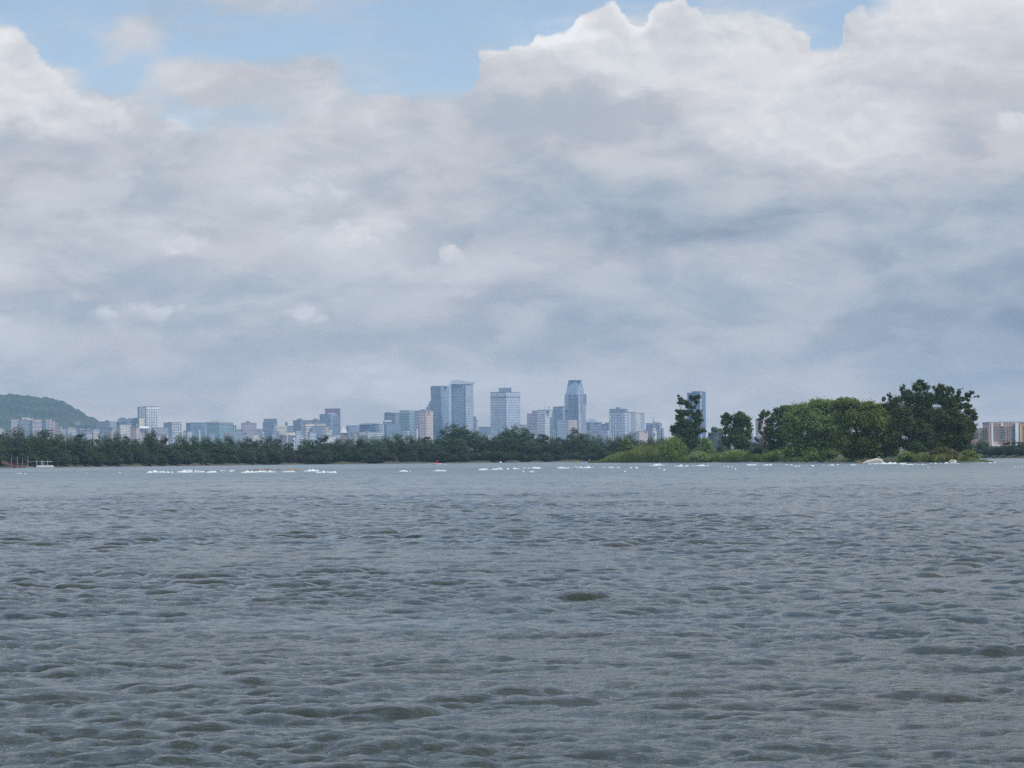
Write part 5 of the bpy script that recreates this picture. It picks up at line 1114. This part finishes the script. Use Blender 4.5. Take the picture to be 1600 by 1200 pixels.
# gulls
GUL = mat('gull_white', (.78, .78, .78), .7, .03, 3); GRY = mat('gull_grey', (.32, .33, .36), .7, .05, 3)
def gull(label, loc, rz, flying, s=1.0):
    a = tag(empty('gull', loc, rz), label, 'gull'); a.scale = (s,)*3; mb = MB()
    mb.lathe([(.005, -.26), (.05, -.2), (.085, -.05), (.08, .08), (.045, .17), (.05, .22), (.03, .27), (.006, .32)], n=10)
    mb.v = [(z, y, x*.9+(.16 if not flying else 0)+max(0, z-.1)*.5) for x, y, z in mb.v]; mb.build('body', GUL, a)
    for sg in (-1, 1):
        w = MB()
        if flying: pts = [((.08, 0, .02), .09), ((.1, .22, .10), .09), ((.02, .48, .10), .06), ((-.12, .72, .02), .015)]
        else: pts = [((.10, .07, .18), .06), ((-.05, .085, .18), .07), ((-.22, .05, .16), .04), ((-.36, .02, .14), .01)]
        b = len(w.v)
        for (x, y, z), c in pts:
            if flying: w.v += [(x+c, sg*y, z), (x-c, sg*y, z-.01), (x, sg*y, z-.02)]
            else: w.v += [(x, sg*y, z+c*.6), (x, sg*(y+.02), z), (x, sg*y, z-c*.6)]
        for i in range(3):
            for k in range(3): k2 = (k+1) % 3; w.f.append((b+i*3+k, b+i*3+k2, b+i*3+3+k2, b+i*3+3+k))
        w.f += [(b, b+1, b+2), (b+9, b+10, b+11)]; w.build('wing', GRY, a)
    MB().tube([(.31, 0, .32 if not flying else .12), (.38, 0, .30 if not flying else .10)], [.018, .006], 5).build('beak', OCHRE, a)
    if not flying:
        for sg in (-1, 1): MB().tube([(0, sg*.03, .12), (.01, sg*.03, 0)], .01, 5).build('leg', OCHRE, a)
    return a
gull('white gull standing on top of the pale slab rock', (gx(1373.5, 847.5), 847.5, 1.42), 2.9, False, 1.6)
q = at(1028, 630, 420); gull('gull in flight, grey against the sky left of the ragged island tree', q, .4, True, .42)
q = at(177, 275, 500); gull('tiny dark gull flying high in the clouds at upper left', q, 1.2, True, .3)
# dock and ramp on the far bank at the left edge
D = 1378; zt = .95
a = tag(empty('dock', (gx(66, D), D, 0)), 'pale floating dock with thin railing at the far bank, left edge', 'dock'); s = D/F
MB().prism([(-25*s,-2),(17*s,-2),(20*s,0),(17*s,2),(-25*s,2)], -.3, .25).build('float', mat('grey_float', (.36, .40, .42), .7, .1), a)
MB().prism([(-8*s,-1.8),(15.5*s,-1.8),(17*s,0),(15.5*s,1.8),(-8*s,1.8)], .254, 1.1).build('cabin_base', mat('dock_white', (.62, .64, .64), .6, .06), a)
for x in (-8, -1, .8, 3, 9): MB().tube([(x*s, -1.2, .2 if x < -7 else 1.1), (x*s, -1.2, 3.7 if x != 3 else 3.0)], .10).build('post', METAL, a)
MB().box(-1.5*s, 17*s, -1.3, -1.1, 2.8, 3.02).build('rail', METAL, a)
MB().box(-22*s, -1.6*s, -1.3, -1.2, 2.85, 2.95).build('rail', METAL, a)
D2 = 1384; a = tag(empty('ramp', (gx(30, D2), D2, 0)), 'dull reddish ramp sloping down to the dock at the left edge', 'ramp')
o_ = MB(); xs = [(-27, 2.9), (-22, 2.3), (-12, 1.3), (0, .8), (14, .5)]
for x, z in xs: o_.v += [(x*s, -2.2, z-.55), (x*s, -2.2, z+.3), (x*s, 2.2, z+.3), (x*s, 2.2, z-.55)]
for i in range(4):
    for k in range(4): k2 = (k+1) % 4; b = i*4; o_.f.append((b+k, b+k2, b+4+k2, b+4+k))
o_.f += [(0, 3, 2, 1), (16, 17, 18, 19)]
o_.build('walkway', mat('dull_red', (.17, .08, .08), .8, .15), a)
MB().tube([(x*s, -2.3, z+1.2) for x, z in xs], .07).build('handrail', mat('dull_red_rail', (.22, .1, .1), .8, .15), a)
for px, h in ((18, 5.2), (27, 5.5), (35, 4.6), (43.5, 5.6)):
    o_ = MB().tube([(0, 0, -.5), (0, 0, h*.6), (.05, 0, h)], [.12, .10, .07], 7).box(-.25, .25, -.25, .25, -.5, .6).build('mooring_pole', PLAIN['grey']); o_.location = (gx(px, 1390), 1390, .3)
    tag(o_, {18: 'grey mooring pole above the reddish ramp, leftmost', 27: 'grey mooring pole above the reddish ramp, second from left', 35: 'shortest grey mooring pole above the reddish ramp', 43.5: 'grey mooring pole nearest the dock railing'}[px], 'pole', 'mooring poles behind the ramp')
# small white things at the treeline
def lamp(label, px, y0, y1, D, w=.35):
    a = tag(empty('light_pole', (gx(px, D), D, 3)), label, 'light pole'); z0, z1 = 0, gz(px, y0, D)-3
    MB().tube([(0, 0, z0-1), (0, 0, z1)], [w, w*.8], 8).build('pole', WHITE, a); MB().box(-w*1.5, w*1.5, -w, w, z1-.2, z1+w*1.2).build('lamp_head', WHITE, a)
lamp('white pole rising from the treeline left of the teal office blocks', 285.5, 674, 684, 2600, .5)
lamp('white pole rising from the treeline in front of the dark teal office block', 312.3, 673.5, 684, 2600, .45)
lamp('white pole rising from the treeline below the teal-grey office box', 652, 672, 684, 2600, .5)
# drifting smoke
sm = blob(MB(), 0, 0, 0, 4.2, 5, 8.0, random.Random(2), 16, 12, .05).build('smoke', None); sm.location = (gx(1117, 1172), 1172, 9.5); sm.rotation_euler = (0, .18, 0)
m = bpy.data.materials.new('smoke_volume'); m.use_nodes = True; N = NT(m.node_tree); N.n.clear(); out = N.node('ShaderNodeOutputMaterial'); v = N.node('ShaderNodeVolumePrincipled')
tc = N.node('ShaderNodeTexCoord').outputs['Object']; ln = N.node('ShaderNodeVectorMath', operation='LENGTH'); N.put(ln.inputs[0], N.vm('MULTIPLY', tc, (.24, .2, .125)))
f = N.m('MULTIPLY', N.ss(ln.outputs['Value'], 1.0, .2), N.ss(N.noise(tc, .35, 3, .5), .35, .7)); N.l.new(N.m('MULTIPLY', f, .16), v.inputs['Density'])
v.inputs['Color'].default_value = (.55, .72, .92, 1); N.l.new(v.outputs[0], out.inputs['Volume']); sm.data.materials.append(m)
tag(sm, 'thin bluish campfire smoke drifting between the island trees', kind='stuff')
S.cycles.volume_bounces = 0; S.cycles.max_bounces = 6; S.cycles.diffuse_bounces = 3; S.cycles.transmission_bounces = 3
S.cycles.use_adaptive_sampling = True; S.cycles.adaptive_threshold = .006; S.cycles.adaptive_min_samples = 64
S.cycles.use_denoising = False; S.cycles.sample_clamp_direct = 6; S.cycles.sample_clamp_indirect = 3
